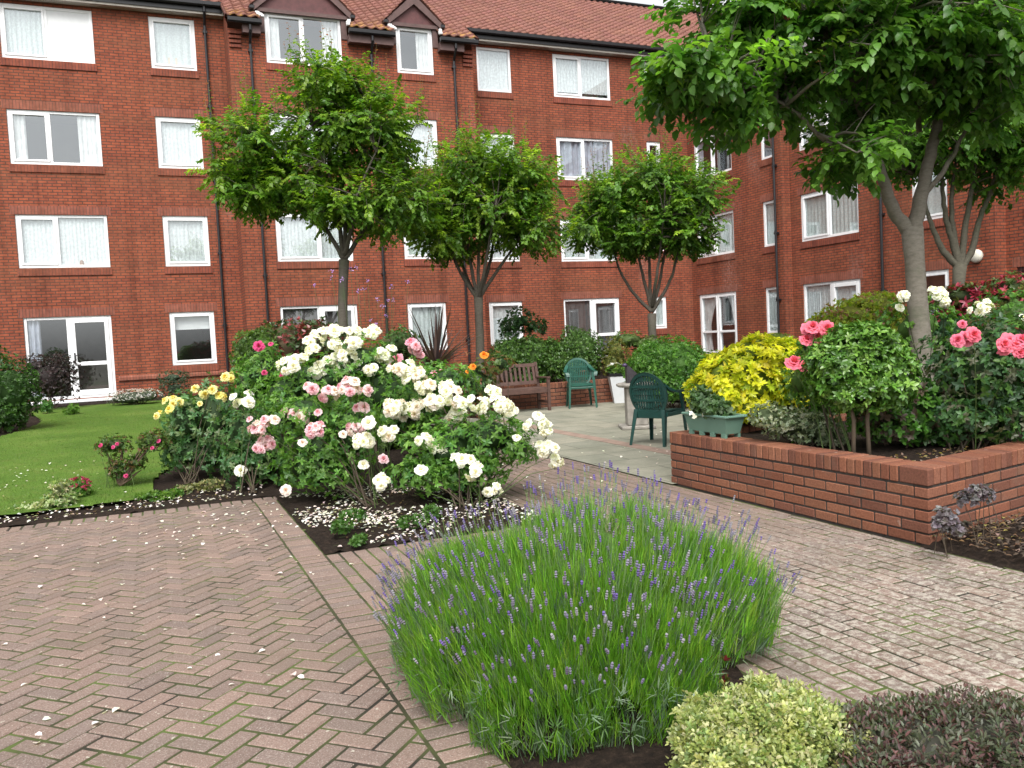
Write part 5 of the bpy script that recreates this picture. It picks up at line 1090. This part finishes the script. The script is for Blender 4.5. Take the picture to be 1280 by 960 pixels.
shrub('variegated_groundcover','pale grey green variegated groundcover spilling behind the brick coping','plant','vgc',900,.03,[(.22,.27,.17),(.34,.38,.27),(.10,.15,.07),(.28,.32,.20)],k=5,core=.55,ccol=(.05,.07,.03),z=.42,up=.3)
for kk,lb in (('heuA','grey purple ruffled leaves of a plant growing higher against the brick wall'),('heuB','grey purple ruffled plant low at the corner of the raised brick bed')):
    e=DATA[kk]; o=shrub('purple_leaved_plant',lb,'plant',e,110,.028,[(.17,.15,.17),(.22,.20,.22),(.12,.09,.11)],k=5,tm='oval',wid=1.7,core=0,deep=.8,z=.05,st=5,sr=.003,base=(e[0][0],e[0][1]-.02,.05),group='purple leaved plants by the brick wall')
# cordyline
c=DATA['cord']; o=empty('cordyline',(c[0],c[1],0.02),'spiky bronze purple cordyline with sword leaves in front of the wall','plant')
n=130; a=R.uniform(0,6.28,n); el=np.radians(R.uniform(-5,88,n)); X=np.stack([np.cos(a)*np.cos(el),np.sin(a)*np.cos(el),np.sin(el)],1); Lg=R.uniform(.6,1.25,n)
V=[];Fq=[];C=[]
for i in range(n):
    x=X[i]; y=nz(np.cross(x,UP+.01)); n0=len(V); cc=np.array([(.07,.045,.04),(.10,.065,.055),(.05,.035,.035)][i%3])*R.uniform(.8,1.2)
    for t in np.linspace(0,1,6):
        w=.028*(1-t)**.6+.002; q=np.array(c)+x*Lg[i]*t-UP*(.28*t*t*Lg[i]*np.cos(el[i])**1.0); V+= [q-y*w,q+y*w]; C+=[cc,cc]
    for k in range(5): q=n0+2*k; Fq.append((q,q+1,q+3,q+2))
link('sword_leaves',np_mesh('sword_leaves',V,Fq,col=C),M['leafd'],o)
m=MB(); m.col=(.10,.07,.05); m.tube([(c[0],c[1],0),(c[0],c[1],c[2]+.05)],[.05,.045],8); m.build('stem',M['stem'],o,True,usecol=True)
# verbena on tall wiry stems
P=np.array(DATA['verb']); o=empty('verbena',(float(P[:,0].mean()),float(P[:,1].mean()),.0),'tall wiry verbena with tiny mauve flower heads floating in front of the brickwork','plant')
m=MB(); m.col=(.07,.11,.04); f_=MB(); b0=P.mean(0)
for p in P:
    b=np.array([b0[0]+(p[0]-b0[0])*.3,b0[1]+(p[1]-b0[1])*.3,0]); m.tube([b,(b+p)/2+np.array([(p[0]-b0[0])*.12,0,0]),p],[.003,.0025,.002],4,cap=False)
Pn=np.repeat(P,8,0)+rdir(len(P)*8)*.022; foliage('flowers',Pn,rdir(len(Pn)),rdir(len(Pn)),np.full(len(Pn),.03),pal(len(Pn),[(.38,.20,.55),(.48,.30,.62)]),mat='petal',parent=o); m.build('stem',M['stem'],o,usecol=True)
# ---------------- lavender
LVE=[(1.16,3.15,.20,.34,.32,.25),(1.12,3.45,.2,.26,.26,.22),(1.22,2.72,.12,.27,.22,.17),(1.5,2.62,.10,.30,.2,.16),(1.33,2.86,.19,.36,.30,.24),(1.62,2.72,.15,.30,.22,.20),(1.95,3.62,.30,.50,.46,.34),(1.38,3.55,.26,.46,.45,.30),(1.45,3.02,.24,.42,.36,.28),(2.12,3.18,.24,.42,.40,.29),(1.75,3.30,.26,.5,.5,.28),(1.62,2.85,.18,.33,.26,.24)]
o=empty('lavender_bush',(1.75,3.25,.03),'big mounded lavender bush with grey mauve flower spikes in the foreground','plant'); LV=o
P,Nn=sample(LVE,15500,.34,-.55,.05); ok=P[:,2]>.03; P,Nn=P[ok],Nn[ok]; n=len(P)
cen=np.array([1.68,3.25,-.25]); out=nz(P-cen)
gap=np.array([1.80,3.42]); keep=(np.abs((P[:,0]-gap[0])*.9+(P[:,1]-gap[1])*.25)>-1); cl=(np.abs((P[:,0]-1.99)*.92-(P[:,1]-3.6)*.38)<R.uniform(.02,.085,n))&(np.abs(P[:,1]-3.6)<.28); keep=keep&~cl; P,Nn,out=P[keep],Nn[keep],out[keep]; n=len(P)
Ps=[];Xs=[];Zs=[];Ss=[];Cs=[]
br=pal(n,[(.13,.30,.024),(.17,.36,.03),(.10,.245,.022),(.23,.39,.045),(.12,.27,.03)],.2); gy=(R.rand(n)<.16+.22*(P[:,2]<.16))[:,None]; br=np.where(gy,pal(n,[(.14,.20,.13),(.10,.16,.10)]),br)
for i in range(6):
    X=nz(out*.62+UP*.85+rdir(n)*.42); Ps.append(P-X*.06+rdir(n)*.012);Xs.append(X);Zs.append(rdir(n));Ss.append(R.uniform(.05,.13,n));Cs.append(br*R.uniform(.75,1.25,(n,1)))
A=[np.concatenate(x) for x in (Ps,Xs,Zs,Ss,Cs)]
foliage('foliage',*A,tm='blade',wid=.034,parent=o)
coremesh(LVE[4:],.5,(.07,.15,.02),o)
# low side shoots, paler and broader
P,Nn=sample(LVE,700,.08,-.75); ok=(P[:,2]<.22)&(P[:,2]>.03); P,Nn=P[ok],Nn[ok]; foliage('side_shoots',*tufts(P,Nn,10,.05,(25,85),.3,[(.15,.22,.13),(.10,.19,.06),(.18,.25,.16)],rad_=.03),tm='blade',wid=.09,parent=o)
# flower spikes
P,Nn=sample(LVE,1150,.05,-.15,.05); ok=P[:,2]>.2; P,Nn=P[ok],Nn[ok]; o2=nz(P-cen)
camp=np.array([0,0,1.45]); order=np.argsort(np.linalg.norm(P-camp,axis=1)); P,o2=P[order],o2[order]
def spike_geo(m,p,d,L):
    tip=p+d*L; m.col=(.10,.17,.05); m.tube([p,p+d*L*.5+rdir(1)[0]*.006,tip],[.0016,.0014,.0012],3,cap=False)
    u=R.rand(); m.col=tuple(np.array([(.13,.115,.18),(.17,.155,.21),(.11,.075,.23),(.20,.19,.21),(.12,.10,.14)][R.randint(5)])*R.uniform(.8,1.25)); h=R.uniform(.014,.034); r=R.uniform(.0045,.0075)
    k=int(h/.009)+1
    for j in range(k):
        q=tip+d*(j*.0095); w=r*(1-.5*abs(j/k-.35)); 
        m.tube([q-d*.0005,q+d*.004,q+d*.008],[w*.55,w,w*.5],6)
for i in range(min(100,len(P))):
    m=MB(); d=nz(o2[i]*.7+UP*.8+rdir(1)[0]*.25); spike_geo(m,P[i]-d*.03,d,R.uniform(.06,.17)); m.build('flower_spike',M['stem'],LV,usecol=True)
m=MB()
for i in range(100,len(P)): 
    if not P[i][0]>0: continue
    d=nz(o2[i]*.7+UP*.8+rdir(1)[0]*.25); spike_geo(m,P[i]-d*.03,d,R.uniform(.06,.2))
q=m.build('flower_spikes',M['stem'],LV,usecol=True); q['kind']='stuff'
# little red leaved weed beside the lavender
shrub('red_weed','small red leaved weed between the lavender and the golden hebe','weed',[(1.93,2.72,.10,.07,.07,.08)],26,.03,[(.28,.03,.03),(.20,.03,.04),(.10,.12,.03)],st=5,core=0,sr=.003,ss=.02)
# hebes
HY=[(e[0],e[1],e[2]-.02,e[3],e[4],e[5]) for e in DATA['hebeY']]+[(1.62,2.03,.10,.24,.2,.10)]
shrub('golden_hebe','dense pale gold variegated hebe at the bottom edge beside the dark hebe','shrub',HY,4200,.018,[(.42,.45,.16),(.54,.55,.26),(.33,.38,.13),(.20,.27,.09),(.48,.48,.28)],k=8,tm='oval',wid=1.1,core=.66,ccol=(.12,.14,.05),z=.03,deep=.3,up=.8,spread=(15,72),rad_=.02,lump=.3)
HR=DATA['hebeR']+[(1.95,1.85,.10,.35,.2,.12)]
shrub('dark_hebe','dark hebe with reddish purple tips at the bottom right corner','shrub',HR,3000,.022,[(.10,.11,.07),(.13,.14,.10),(.16,.08,.075),(.13,.075,.075),(.10,.13,.07)],k=8,tm='oval',wid=.75,core=.6,ccol=(.04,.04,.03),z=.03,deep=.2,up=.8,spread=(20,70),rad_=.03,lump=.16,st=30,sr=.003,ss=.3)
# ---------------- lawn blades, fallen petals, leaf litter
n=60000; x=R.uniform(-4,.9,n*2); y=9.2+R.uniform(0,1,n*2)**1.4*12; ok=np.array([lawnkeep(a,b) for a,b in zip(x,y)]); x,y=x[ok][:n],y[ok][:n]; P=np.stack([x,y,np.array([hz(a,b) for a,b in zip(x,y)])+.015],1); n=len(P)
q=foliage('lawn_grass',P,UP+rdir(n)*.5,rdir(n),R.uniform(.02,.045,n),pal(n,[(.08,.155,.022),(.11,.19,.03),(.06,.12,.016),(.14,.19,.05)]),tm='blade',wid=.12); q['kind']='stuff'
def litter(name,pts,size,cols,mat='petal',kind='stuff'):
    P=np.array(pts); n=len(P); q=foliage(name,P,nz(rdir(n)*np.array([1,1,.15])),nz(UP+rdir(n)*.3),size*R.uniform(.6,1.2,n),pal(n,cols,.08),tm='oval',wid=1.6,mat=mat); q['kind']=kind; return q
pts=[]
for i in range(2600):
    x,y=R.uniform(1.06,2.8),R.uniform(5.97,8.4)
    if math.sin(x*5.1+1.3*math.sin(y*3.7))+math.sin(y*4.3+x*2)+R.uniform(-1.2,1.6)<.35: continue
    pts.append((x,y,.02+R.uniform(0,.014))) 
for i in range(260):
    x=R.normal(1.0,.9);y=R.normal(7.6,.9)
    if y>8.35 or (x>1.03 and x<2.85 and y>5.9): continue
    pts.append((x,y,.008))
for i in range(260): x,y=R.uniform(-1.8,1.0),R.uniform(8.62,9.3); pts.append((x,y,.03))
for i in range(110): x,y=R.uniform(1.2,4.2),R.uniform(4.8,9.2); pts.append((x,y,.008)) if not (x<2.85 and y>5.9) else None
for i in range(50): x,y=R.uniform(4.5,7.5),R.uniform(7.2,10.5); pts.append((x,y,.016))
for i in range(90): x,y=R.uniform(-2.6,-.3),R.uniform(9.6,12.8); pts.append((x,y,.05+hz(x,y)))
for i in range(60): x,y=R.uniform(-1.5,.8),R.uniform(3,8.3); pts.append((x,y,.008))
litter('fallen_petals',pts,.034,[(.78,.76,.70),(.82,.80,.76),(.75,.62,.6)])
pts=[(R.uniform(4.7,6.2),R.uniform(4.1,4.6),.445+R.uniform(0,.02)) for i in range(260)]+[(R.uniform(4.45,6.2),R.uniform(3.2,4.0),.055+R.uniform(0,.02)) for i in range(420)]+[(R.uniform(-1.5,.9),R.uniform(8.65,9.4),.02) for i in range(120)]+[(R.uniform(1.1,2.7),R.uniform(6,8),.02) for i in range(120)]
litter('leaf_litter',pts,.03,[(.25,.16,.07),(.35,.30,.10),(.14,.08,.05),(.40,.28,.24),(.18,.11,.07)],'leaf')
m=MB()
for i in range(700):
    x,y=R.uniform(4.45,6.0),R.uniform(3.25,4.0); a=R.uniform(0,6.28); s=R.uniform(.008,.022); m.col=tuple(np.array((.05,.036,.026))*R.uniform(.5,2)); m.face([(x+s*math.cos(a+k*1.57)*R.uniform(.6,1),y+s*math.sin(a+k*1.57),.055+R.uniform(0,.02)) for k in range(4)])
    if i%9==0: m.col=(.16,.10,.06); m.tube([(x,y,.06),(x+.08*math.cos(a),y+.08*math.sin(a),.075)],.002,3)
q=m.build('twig_litter',M['stem'],usecol=True); q['kind']='stuff'
pts=[(R.uniform(.9,2.4),R.uniform(2.2,3.2),.05+R.uniform(0,.01)) for i in range(90)]; litter('leaf_litter',pts,.014,[(.2,.13,.07),(.3,.26,.16),(.12,.08,.05)],'leaf')
# ============================================================ BRICKWORK OF THE BEDS
def brickc(): 
    c=random.choice([(.235,.095,.056),(.21,.082,.05),(.255,.11,.066),(.18,.075,.05),(.225,.095,.06)]); v=random.uniform(.85,1.12); return tuple(q*v for q in c)
def brickwork(m,T,u0,u1,z0,rows,th=.215,course=.075,L=.212,gap=.013):
    """real bricks; T(u,n,z): n=0 is the face, inwards negative"""
    for r in range(rows):
        z=z0+r*course; u=u0-(L+gap)/2*(r%2)
        while u<u1-.02:
            a=max(u,u0);b=min(u+L,u1)
            if b-a>.03: m.col=brickc(); j=R.uniform(-.002,.002); m.box(a,-th,z,b,j,z+course-gap,T=T,b=.004)
            u+=L+gap
def coping(m,T,u0,u1,z0,h=.108,th=.225,w=.066,gap=.009):
    u=u0
    while u<u1-.02:
        b=min(u+w,u1); m.col=brickc(); m.box(u,-th,z0,b,.004+R.uniform(-.002,.002),z0+h+R.uniform(-.002,.002),T=T,b=.006); u+=w+gap
def brickextra(t,c): 
    c=mix(t,ramp(t,noise(t,5,6),[(.58,(0,0,0)),(.75,(.45,.45,.45))]),c,(.14,.10,.075))
    return mix(t,ramp(t,noise(t,13,6),[(.66,(0,0,0)),(.76,(.5,.5,.5))]),c,(.45,.36,.30))
M['bed_brick']=attrmat('bed_brick',.85,0,.2,.3,70,brickextra,.4)
M['mortar']=plain('dark_mortar',(.04,.032,.027),.95,.25,20)
ang=rad(10.5); ca,sa=math.cos(ang),math.sin(ang); PX,PY=4.46,3.9
RB=empty('raised_brick_bed',(4.9,4.5,0),'knee-high raised planting bed of red bricks with brick-on-edge coping, right of the path','raised bed')
TA=lambda u,n,z:(PX-n+ (0),u,z)                      # long face, looks towards -X
TB=lambda u,n,z:(PX+u*ca,PY+u*sa-n,z)          # short front face running right
m=MB()
for r in range(5):
    if r%2: brickwork(m,TA,PY+.0,6.8,r*.075,1,th=.105); brickwork(m,TB,.118,4.6,r*.075,1,th=.105)
    else: brickwork(m,TA,PY+.118,6.8,r*.075,1,th=.105); brickwork(m,TB,.0,4.6,r*.075,1,th=.105)
TC=lambda u,n,z:(PX+u,6.8+n,z); brickwork(m,TC,.225,6.5,.0,5)
m.build('brick_courses',M['bed_brick'],RB,usecol=True)
m=MB(); coping(m,TA,PY+.235,6.8,.378); coping(m,TB,.0,4.6,.378); coping(m,TC,.23,6.5,.378); m.col=(.42,.26,.19)
m.build('coping',M['bed_brick'],RB,usecol=True)
m=MB(); m.box(PX+.006,PY+.12,-.02,PX+.215,6.79,.48); m.box(.01,-.21,-.02,4.6,-.008,.478,T=TB); m.box(PX+.22,6.6,-.02,PX+6.5,6.79,.478); m.build('mortar_joints',M['mortar'],RB)
m=MB(); k=24; V=[]
for i in range(k+1):
    for j in range(k+1):
        u=.18+4.4*i/k; x=PX+u; y0=PY+(u)*sa/ca+.19; y=y0+(6.6-y0)*j/k; m.v.append((x,y,.43+R.uniform(-.015,.02))); m.c.append((1,1,1))
for i in range(k):
    for j in range(k): a=i*(k+1)+j; m.f.append([a,a+k+1,a+k+2,a+1])
o=m.build('soil',M['soil'],None,True); o['kind']='structure'
LW=empty('low_brick_wall',(7,15.5,0),'low brick retaining wall behind the bench and the green chair','wall')
TW=lambda u,n,z:(u,15.45-n,z)
m=MB(); brickwork(m,TW,3.2,9.0,0,5); m.build('brick_courses',M['bed_brick'],LW,usecol=True)
m=MB(); coping(m,TW,3.2,9.0,.378); m.build('coping',M['bed_brick'],LW,usecol=True)
m=MB(); m.box(3.21,-.2,-.02,8.99,-.008,.47,T=TW); m.build('mortar_joints',M['mortar'],LW)
# ============================================================ FURNITURE
M['gplastic']=plain('weathered_green_plastic',(.015,.082,.058),.42,.18,6)
M['dplastic']=plain('dark_green_plastic',(.010,.05,.042),.38,.2,6)
def chair(label,loc,rot,mat,scale=1.0):
    o=empty('plastic_garden_chair',loc,label,'chair','green plastic garden chairs'); LOCAL.add(o.name); o.rotation_euler=(0,0,rot); o.scale=(scale,)*3
    # local: faces -Y. back shell, an upright oval with slots
    V=[];Fq=[]; na,nr=48,10; cz=.62; rx,rz=.255,.275; ins=[]
    def bk(x,z): # y of the shell, leaning back and cupped
        return .20+(z-.42)*.22-.55*x*x*.9
    def shell(off):
        g=MB(); 
        # outer rim ring
        for i in range(na):
            a0,a1=2*math.pi*i/na,2*math.pi*(i+1)/na
            for (ra,rb) in ((1.0,.86),):
                P=[(rx*ra*math.cos(a0),rz*ra*math.sin(a0)),(rx*ra*math.cos(a1),rz*ra*math.sin(a1)),(rx*rb*math.cos(a1),rz*rb*math.sin(a1)),(rx*rb*math.cos(a0),rz*rb*math.sin(a0))]
                for s_ in (0,.022): g.face([(x,bk(x,z+cz)+s_,z+cz) for x,z in (P if s_ else P[::-1])])
                for e in (0,2): x0,z0=P[e];x1,z1=P[(e+1)%4]; g.face([(x0,bk(x0,z0+cz)-.004,z0+cz),(x1,bk(x1,z1+cz)-.004,z1+cz),(x1,bk(x1,z1+cz)+.026,z1+cz),(x0,bk(x0,z0+cz)+.026,z0+cz)])
        # slats
        ns=13; w=rx*.88*2/ns
        for i in range(ns):
            x0=-rx*.88+i*w; x1=x0+w*(.74 if 1<=i<=ns-2 else 1.0); xm=(x0+x1)/2; zz=rz*.88*math.sqrt(max(.02,1-(xm/(rx*.9))**2))
            for j in range(6):
                za,zb=cz-zz+2*zz*j/6,cz-zz+2*zz*(j+1)/6
                g.box(x0,bk(xm,(za+zb)/2)+.004,za,x1,bk(xm,(za+zb)/2)+.014,zb)
        # cross bands closing the slots here and there as on the moulding
        for zc,h_ in ((cz-.07,.03),(cz+.1,.03)):
            zz=rx*.88*math.sqrt(1-((zc-cz)/rz)**2)
            for i in range(8): xa,xb=-zz+2*zz*i/8,-zz+2*zz*(i+1)/8; xm=(xa+xb)/2; g.box(xa,bk(xm,zc)+.002,zc-h_/2,xb,bk(xm,zc)+.018,zc+h_/2)
        return g
    shell(0).build('backrest',mat,o)
    s=MB() # seat: dished slab
    nx,ny=12,10
    def sz(x,y): return .405+.9*(x*x)*.12-.10*max(0,-y-.16)+.02*math.cos(y*6)
    idx={}
    for t_ in (0,1):
        for i in range(nx+1):
            for j in range(ny+1):
                y=-.25+.46*j/ny; x=(-.5+i/nx)*(.46-.06*(j/ny)); idx[t_,i,j]=len(s.v); s.v.append((x,y,sz(x,y)-.025*t_)); s.c.append((1,1,1))
    for t_ in (0,1):
        for i in range(nx):
            for j in range(ny): q=[idx[t_,i,j],idx[t_,i+1,j],idx[t_,i+1,j+1],idx[t_,i,j+1]]; s.f.append(q if t_==0 else q[::-1])
    for i in range(nx):
        for j in (0,ny): s.f.append([idx[0,i,j],idx[0,i+1,j],idx[1,i+1,j],idx[1,i,j]])
    for j in range(ny):
        for i in (0,nx): s.f.append([idx[0,i,j],idx[0,i,j+1],idx[1,i,j+1],idx[1,i,j]])
    s.build('seat',mat,o,True)
    ap=MB(); ap.box(-.215,-.245,.345,.215,-.225,.40,b=.004); ap.box(-.215,.19,.33,.215,.215,.43,b=.004); ap.box(-.235,-.22,.35,-.215,.2,.40,b=.004); ap.box(.215,-.22,.35,.235,.2,.40,b=.004); ap.build('seat_frame',mat,o)
    for sx in (-1,1):
        for fr in (1,0):
            l=MB(); x,y=(sx*.235,-.235) if fr else (sx*.215,.215); top=.64 if fr else .44; bx,by=(sx*.262,-.275) if fr else (sx*.245,.31)
            # L-section tapered leg
            for (ox,oy,wx,wy) in ((0,0,.055,.012),(0,0,.012,.055)):
                P=[]
                for (px_,py_,z,k) in ((bx,by,0,.6),(x,y,top,1.0)):
                    w1,w2=wx*k,wy*k; dx=-sx*w1; dy=(w2 if fr else -w2); P.append([(px_,py_,z),(px_+dx,py_,z),(px_+dx,py_+dy,z),(px_,py_+dy,z)])
                a,b=P
                for i in range(4): l.face([a[i-1],a[i],b[i],b[i-1]])
                l.face(a);l.face(b)
            l.build('leg',mat,o)
        ar=MB(); pts=[(sx*.245,-.26,.60),(sx*.262,-.24,.645),(sx*.268,-.12,.655),(sx*.265,.04,.66),(sx*.235,.16,.70),(sx*.20,.235,.76)]
        for a_,b_ in zip(pts,pts[1:]):
            w=.03; A=Vector(a_);B=Vector(b_); sd=Vector((1,0,0)); 
            for s_ in (0,1): ar.face([tuple(A-sd*w-Vector((0,0,.022*s_))),tuple(A+sd*w-Vector((0,0,.022*s_))),tuple(B+sd*w-Vector((0,0,.022*s_))),tuple(B-sd*w-Vector((0,0,.022*s_)))])
            for e in (-1,1): ar.face([tuple(A+sd*w*e),tuple(B+sd*w*e),tuple(B+sd*w*e-Vector((0,0,.03))),tuple(A+sd*w*e-Vector((0,0,.03)))])
        ar.build('armrest',mat,o)
    return o
chair('green plastic chair standing by the low brick wall beside the bench, facing the patio',(7.74,14.88,.008),rad(-20),M['gplastic'],1.08)
chair('dark green plastic chair seen from behind, next to the stone pedestal',(5.90,9.24,.008),rad(119),M['dplastic'],1.03)
# bench
M['benchwood']=plain('dark_brown_timber',(.085,.045,.035),.55,.25,12)
def bench(label,loc,rot):
    o=empty('wooden_bench',loc,label,'bench','dark wooden benches'); LOCAL.add(o.name); o.rotation_euler=(0,0,rot); mt=M['benchwood']; Wd=1.5
    s=MB()
    for k in range(5): y=-.24+k*.1; s.box(-Wd/2,y,.425,Wd/2,y+.08,.45,b=.004)
    s.box(-Wd/2,-.25,.35,Wd/2,-.22,.43,b=.004); s.build('seat',mt,o)
    b=MB(); lean=lambda x,y,z:(x,y+.20+(z-.45)*.22,z)
    b.box(-Wd/2,0,.50,Wd/2,.03,.57,T=lean,b=.004); b.box(-Wd/2,0,.84,Wd/2,.03,.91,T=lean,b=.004)
    n=15
    for k in range(n): x=-Wd/2+.07+(Wd-.14)*k/(n-1); b.box(x-.025,.005,.565,x+.025,.022,.845,T=lean,b=.003)
    b.build('backrest',mt,o)
    for sx in (-1,1):
        x=sx*(Wd/2-.0); f=MB(); f.box(x-.028,-.27,0,x+.028,-.21,.62,b=.004); f.build('leg',mt,o)
        r=MB(); r.box(x-.028,.20,0,x+.028,.26,.46,b=.004); r.box(x-.028,0,.44,x+.028,.05,.93,T=lean,b=.004); r.build('leg',mt,o)
        a=MB(); a.box(x-.035,-.29,.62,x+.035,.28,.65,b=.004); a.box(x-.02,-.21,.14,x+.02,.2,.19,b=.003); a.build('armrest',mt,o)
    return o
bench('dark brown slatted wooden bench in front of the low brick wall beside the green chair',(6.25,15.02,.008),rad(0))
bench('dark brown wooden bench mostly hidden behind the roses, below the cordyline',(4.15,13.0,.0),rad(18))
# stone pedestal
SM=plain('weathered_stone',(.27,.25,.22),.9,.3,9)
px_,py_=6.60,10.93; o=empty('stone_pedestal',(px_,py_,.008),'weathered square stone pedestal with a round top slab, behind the dark green chair','pedestal')
Tr=lambda x,y,z:(px_+x*.92+y*.39,py_-x*.39+y*.92,z)
m=MB(); m.box(-.25,-.25,.008,.25,.25,.06,T=Tr,b=.012); m.build('base_slab',SM,o); m=MB(); m.box(-.15,-.15,.06,.15,.15,.62,T=Tr,b=.012); m.build('pillar',SM,o)
m=MB(); m.lathe([(.24,.625),(.28,.645),(.285,.67),(.26,.685),(.0,.685)],px_,py_,28,cap=False); m.build('top_slab',SM,o,True)
o=empty('metal_ornament',(px_-.03,py_,.69),'dark ribbed metal wedge-shaped ornament standing on the stone pedestal','ornament'); DM=plain('dark_bronze',(.05,.045,.05),.4,.3,20,metal=.4)
m=MB(); 
for k in range(5): y=-.09+k*.045; P=[(-.13,.69),(-.12,.93),(-.09,.94),(.10,.74),(.10,.69)]; A=[Tr(x,y-.008,z) for x,z in P];B=[Tr(x,y+.008,z) for x,z in P]; m.face(A);m.face(B[::-1]); [m.face([A[i-1],A[i],B[i],B[i-1]]) for i in range(5)]
m.box(-.125,-.095,.69,.095,.095,.71,T=Tr); m.box(-.13,-.095,.70,-.115,.095,.92,T=Tr); m.build('ribs',DM,o)
m=MB(); m.lathe([(.001,.92),(.035,.935),(.04,.955),(.02,.975),(.001,.98)],*Tr(-.14,0,0)[:2],12,cap=False); m.build('finial',plain('dark_purple_glass',(.05,.03,.08),.3),o,True)
# white tapered pot with flowers
wx,wy=8.74,15.1; o=empty('tapered_pot',(wx,wy,.008),'tall white square tapered pot with a black liner rim beside the low wall','pot')
def frustum(m,cx,cy,z0,z1,r0,r1,rot=.4):
    A=[(cx+r0*math.cos(rot+k*math.pi/2),cy+r0*math.sin(rot+k*math.pi/2),z0) for k in range(4)];B=[(cx+r1*math.cos(rot+k*math.pi/2),cy+r1*math.sin(rot+k*math.pi/2),z1) for k in range(4)]
    for i in range(4): m.face([A[i-1],A[i],B[i],B[i-1]])
    m.face(A[::-1]); return B
m=MB(); B=frustum(m,wx,wy,.01,.56,.17,.29); m.build('body',plain('white_glazed_pot',(.62,.64,.66),.4,.05),o); m=MB(); frustum(m,wx,wy,.555,.62,.30,.31); m.face([(wx+.3*math.cos(.4+k*math.pi/2),wy+.3*math.sin(.4+k*math.pi/2),.60) for k in range(4)]); m.build('liner',M['black'],o)
o=shrub('white_pansies','white flowers filling the tapered pot','plant',[(wx-.02,wy,.68,.22,.16,.09)],90,.06,G1,st=0,core=.5,z=.6)
P,Nn=sample([(wx-.12,wy-.05,.74,.12,.1,.05)],12,.1,.1); foliage('flowers',*tufts(P+Nn*.03,Nn,5,.05,(50,80),.6,[(.75,.74,.76)]),mat='petal',parent=o)
# terracotta pot on the wall
tx,ty=8.14,15.56; o=empty('terracotta_pot',(tx,ty,.487),'small terracotta pot on the low wall between bench and chair','pot'); m=MB(); m.lathe([(.075,.487),(.11,.66),(.122,.66),(.125,.70),(.105,.70),(.10,.66)],tx,ty,20); m.build('body',plain('terracotta',(.34,.10,.05),.8,.15),o,True)
shrub('potted_plant','feathery green plant growing in the terracotta pot','plant',[(tx-.02,ty,.82,.2,.16,.13),(tx-.15,ty,.74,.12,.1,.08)],150,.07,[(.09,.16,.05),(.12,.2,.07),(.06,.12,.04)],k=6,core=.3,z=.7,st=3)
# trough on the raised bed coping
tp=plain('sage_green_plastic',(.12,.22,.17),.45,.08,5); o=empty('planter_trough',(4.58,6.28,.487),'sage green plastic planter trough standing on the far end of the brick coping','planter')
m=MB(); X0,Y0,Z0=4.585,6.28,.487
def tro(hx0,hy0,z0,hx1,hy1,z1): 
    A=[(X0+a*hx0,Y0+b*hy0,z0) for a,b in ((-1,-1),(1,-1),(1,1),(-1,1))];B=[(X0+a*hx1,Y0+b*hy1,z1) for a,b in ((-1,-1),(1,-1),(1,1),(-1,1))]
    for i in range(4): m.face([A[i-1],A[i],B[i],B[i-1]])
    return A,B
A,B=tro(.075,.27,Z0+.035,.10,.31,Z0+.185); m.face(A[::-1]); 
for sx in (-1,1):
    for k in (-.24,-.08,.08,.24): m.box(X0+sx*.07-.012,Y0+k-.028,Z0,X0+sx*.07+.012,Y0+k+.028,Z0+.036)
m.build('body',tp,o)
m=MB(); 
for (a,b,c,d) in ((-.118,-.33,-.095,.33),(.095,-.33,.118,.33),(-.095,-.33,.095,-.307),(-.095,.307,.095,.33)): m.box(X0+a,Y0+b,Z0+.175,X0+c,Y0+d,Z0+.198,b=.006)
m.build('rim',tp,o)
m=MB(); m.face([(X0-.095,Y0-.3,Z0+.17),(X0+.095,Y0-.3,Z0+.17),(X0+.095,Y0+.3,Z0+.17),(X0-.095,Y0+.3,Z0+.17)]); m.build('compost',M['soil'],o)
o=shrub('trough_plant','bushy grey green plant with a few white flowers growing in the sage green trough','plant',[(X0,Y0+.05,Z0+.26,.12,.24,.10),(X0,Y0+.18,Z0+.30,.1,.14,.12),(X0,Y0-.12,Z0+.22,.1,.12,.07)],260,.05,[(.06,.12,.04),(.09,.16,.06),(.11,.18,.09)],k=5,core=.5,z=Z0+.17,st=5,tm='oval',wid=1.3)
P=np.array([(X0-.12,Y0+.16,Z0+.20),(X0-.13,Y0+.1,Z0+.17),(X0-.11,Y0-.02,Z0+.21),(X0-.05,Y0+.2,Z0+.36)]); foliage('flowers',*tufts(P,np.tile(-FW,(4,1)),5,.032,(60,85),.2,[(.78,.78,.72)]),tm='oval',mat='petal',wid=1.5,parent=o)
# thin post with cross arm behind the yellow shrub
pl=DATA['pole']; o=empty('thin_metal_post',(pl[0][0],pl[0][1],0),'thin grey metal post with a cross arm behind the bright yellow shrub','post'); gm=plain('dull_galvanised',(.30,.30,.29),.5,.2)
m=MB(); m.tube([(pl[0][0],pl[0][1],0),pl[4]],.022,8); m.build('post',gm,o,True); m=MB(); m.tube([pl[2],pl[3]],.012,6); m.tube([pl[2],((np.array(pl[2])+np.array(pl[4]))/2-UP*.0)],.005,4); m.build('cross_arm',gm,o,True)
# white roses standing behind the raised bed
o=shrub('rose_bush','white rose bush at the back of the raised bed behind the grey trunk','rose bush',[(7.0,6.2,1.35,.45,.3,.35),(8.0,5.9,1.45,.45,.3,.25)],300,.05,RG,k=5,tm='oval',wid=1.3,core=.4,base=(7.4,6.2,.42),st=14,group='rose bushes round the courtyard')
blooms(o,'bwp',WHITE,(7.4,6.2,.42))
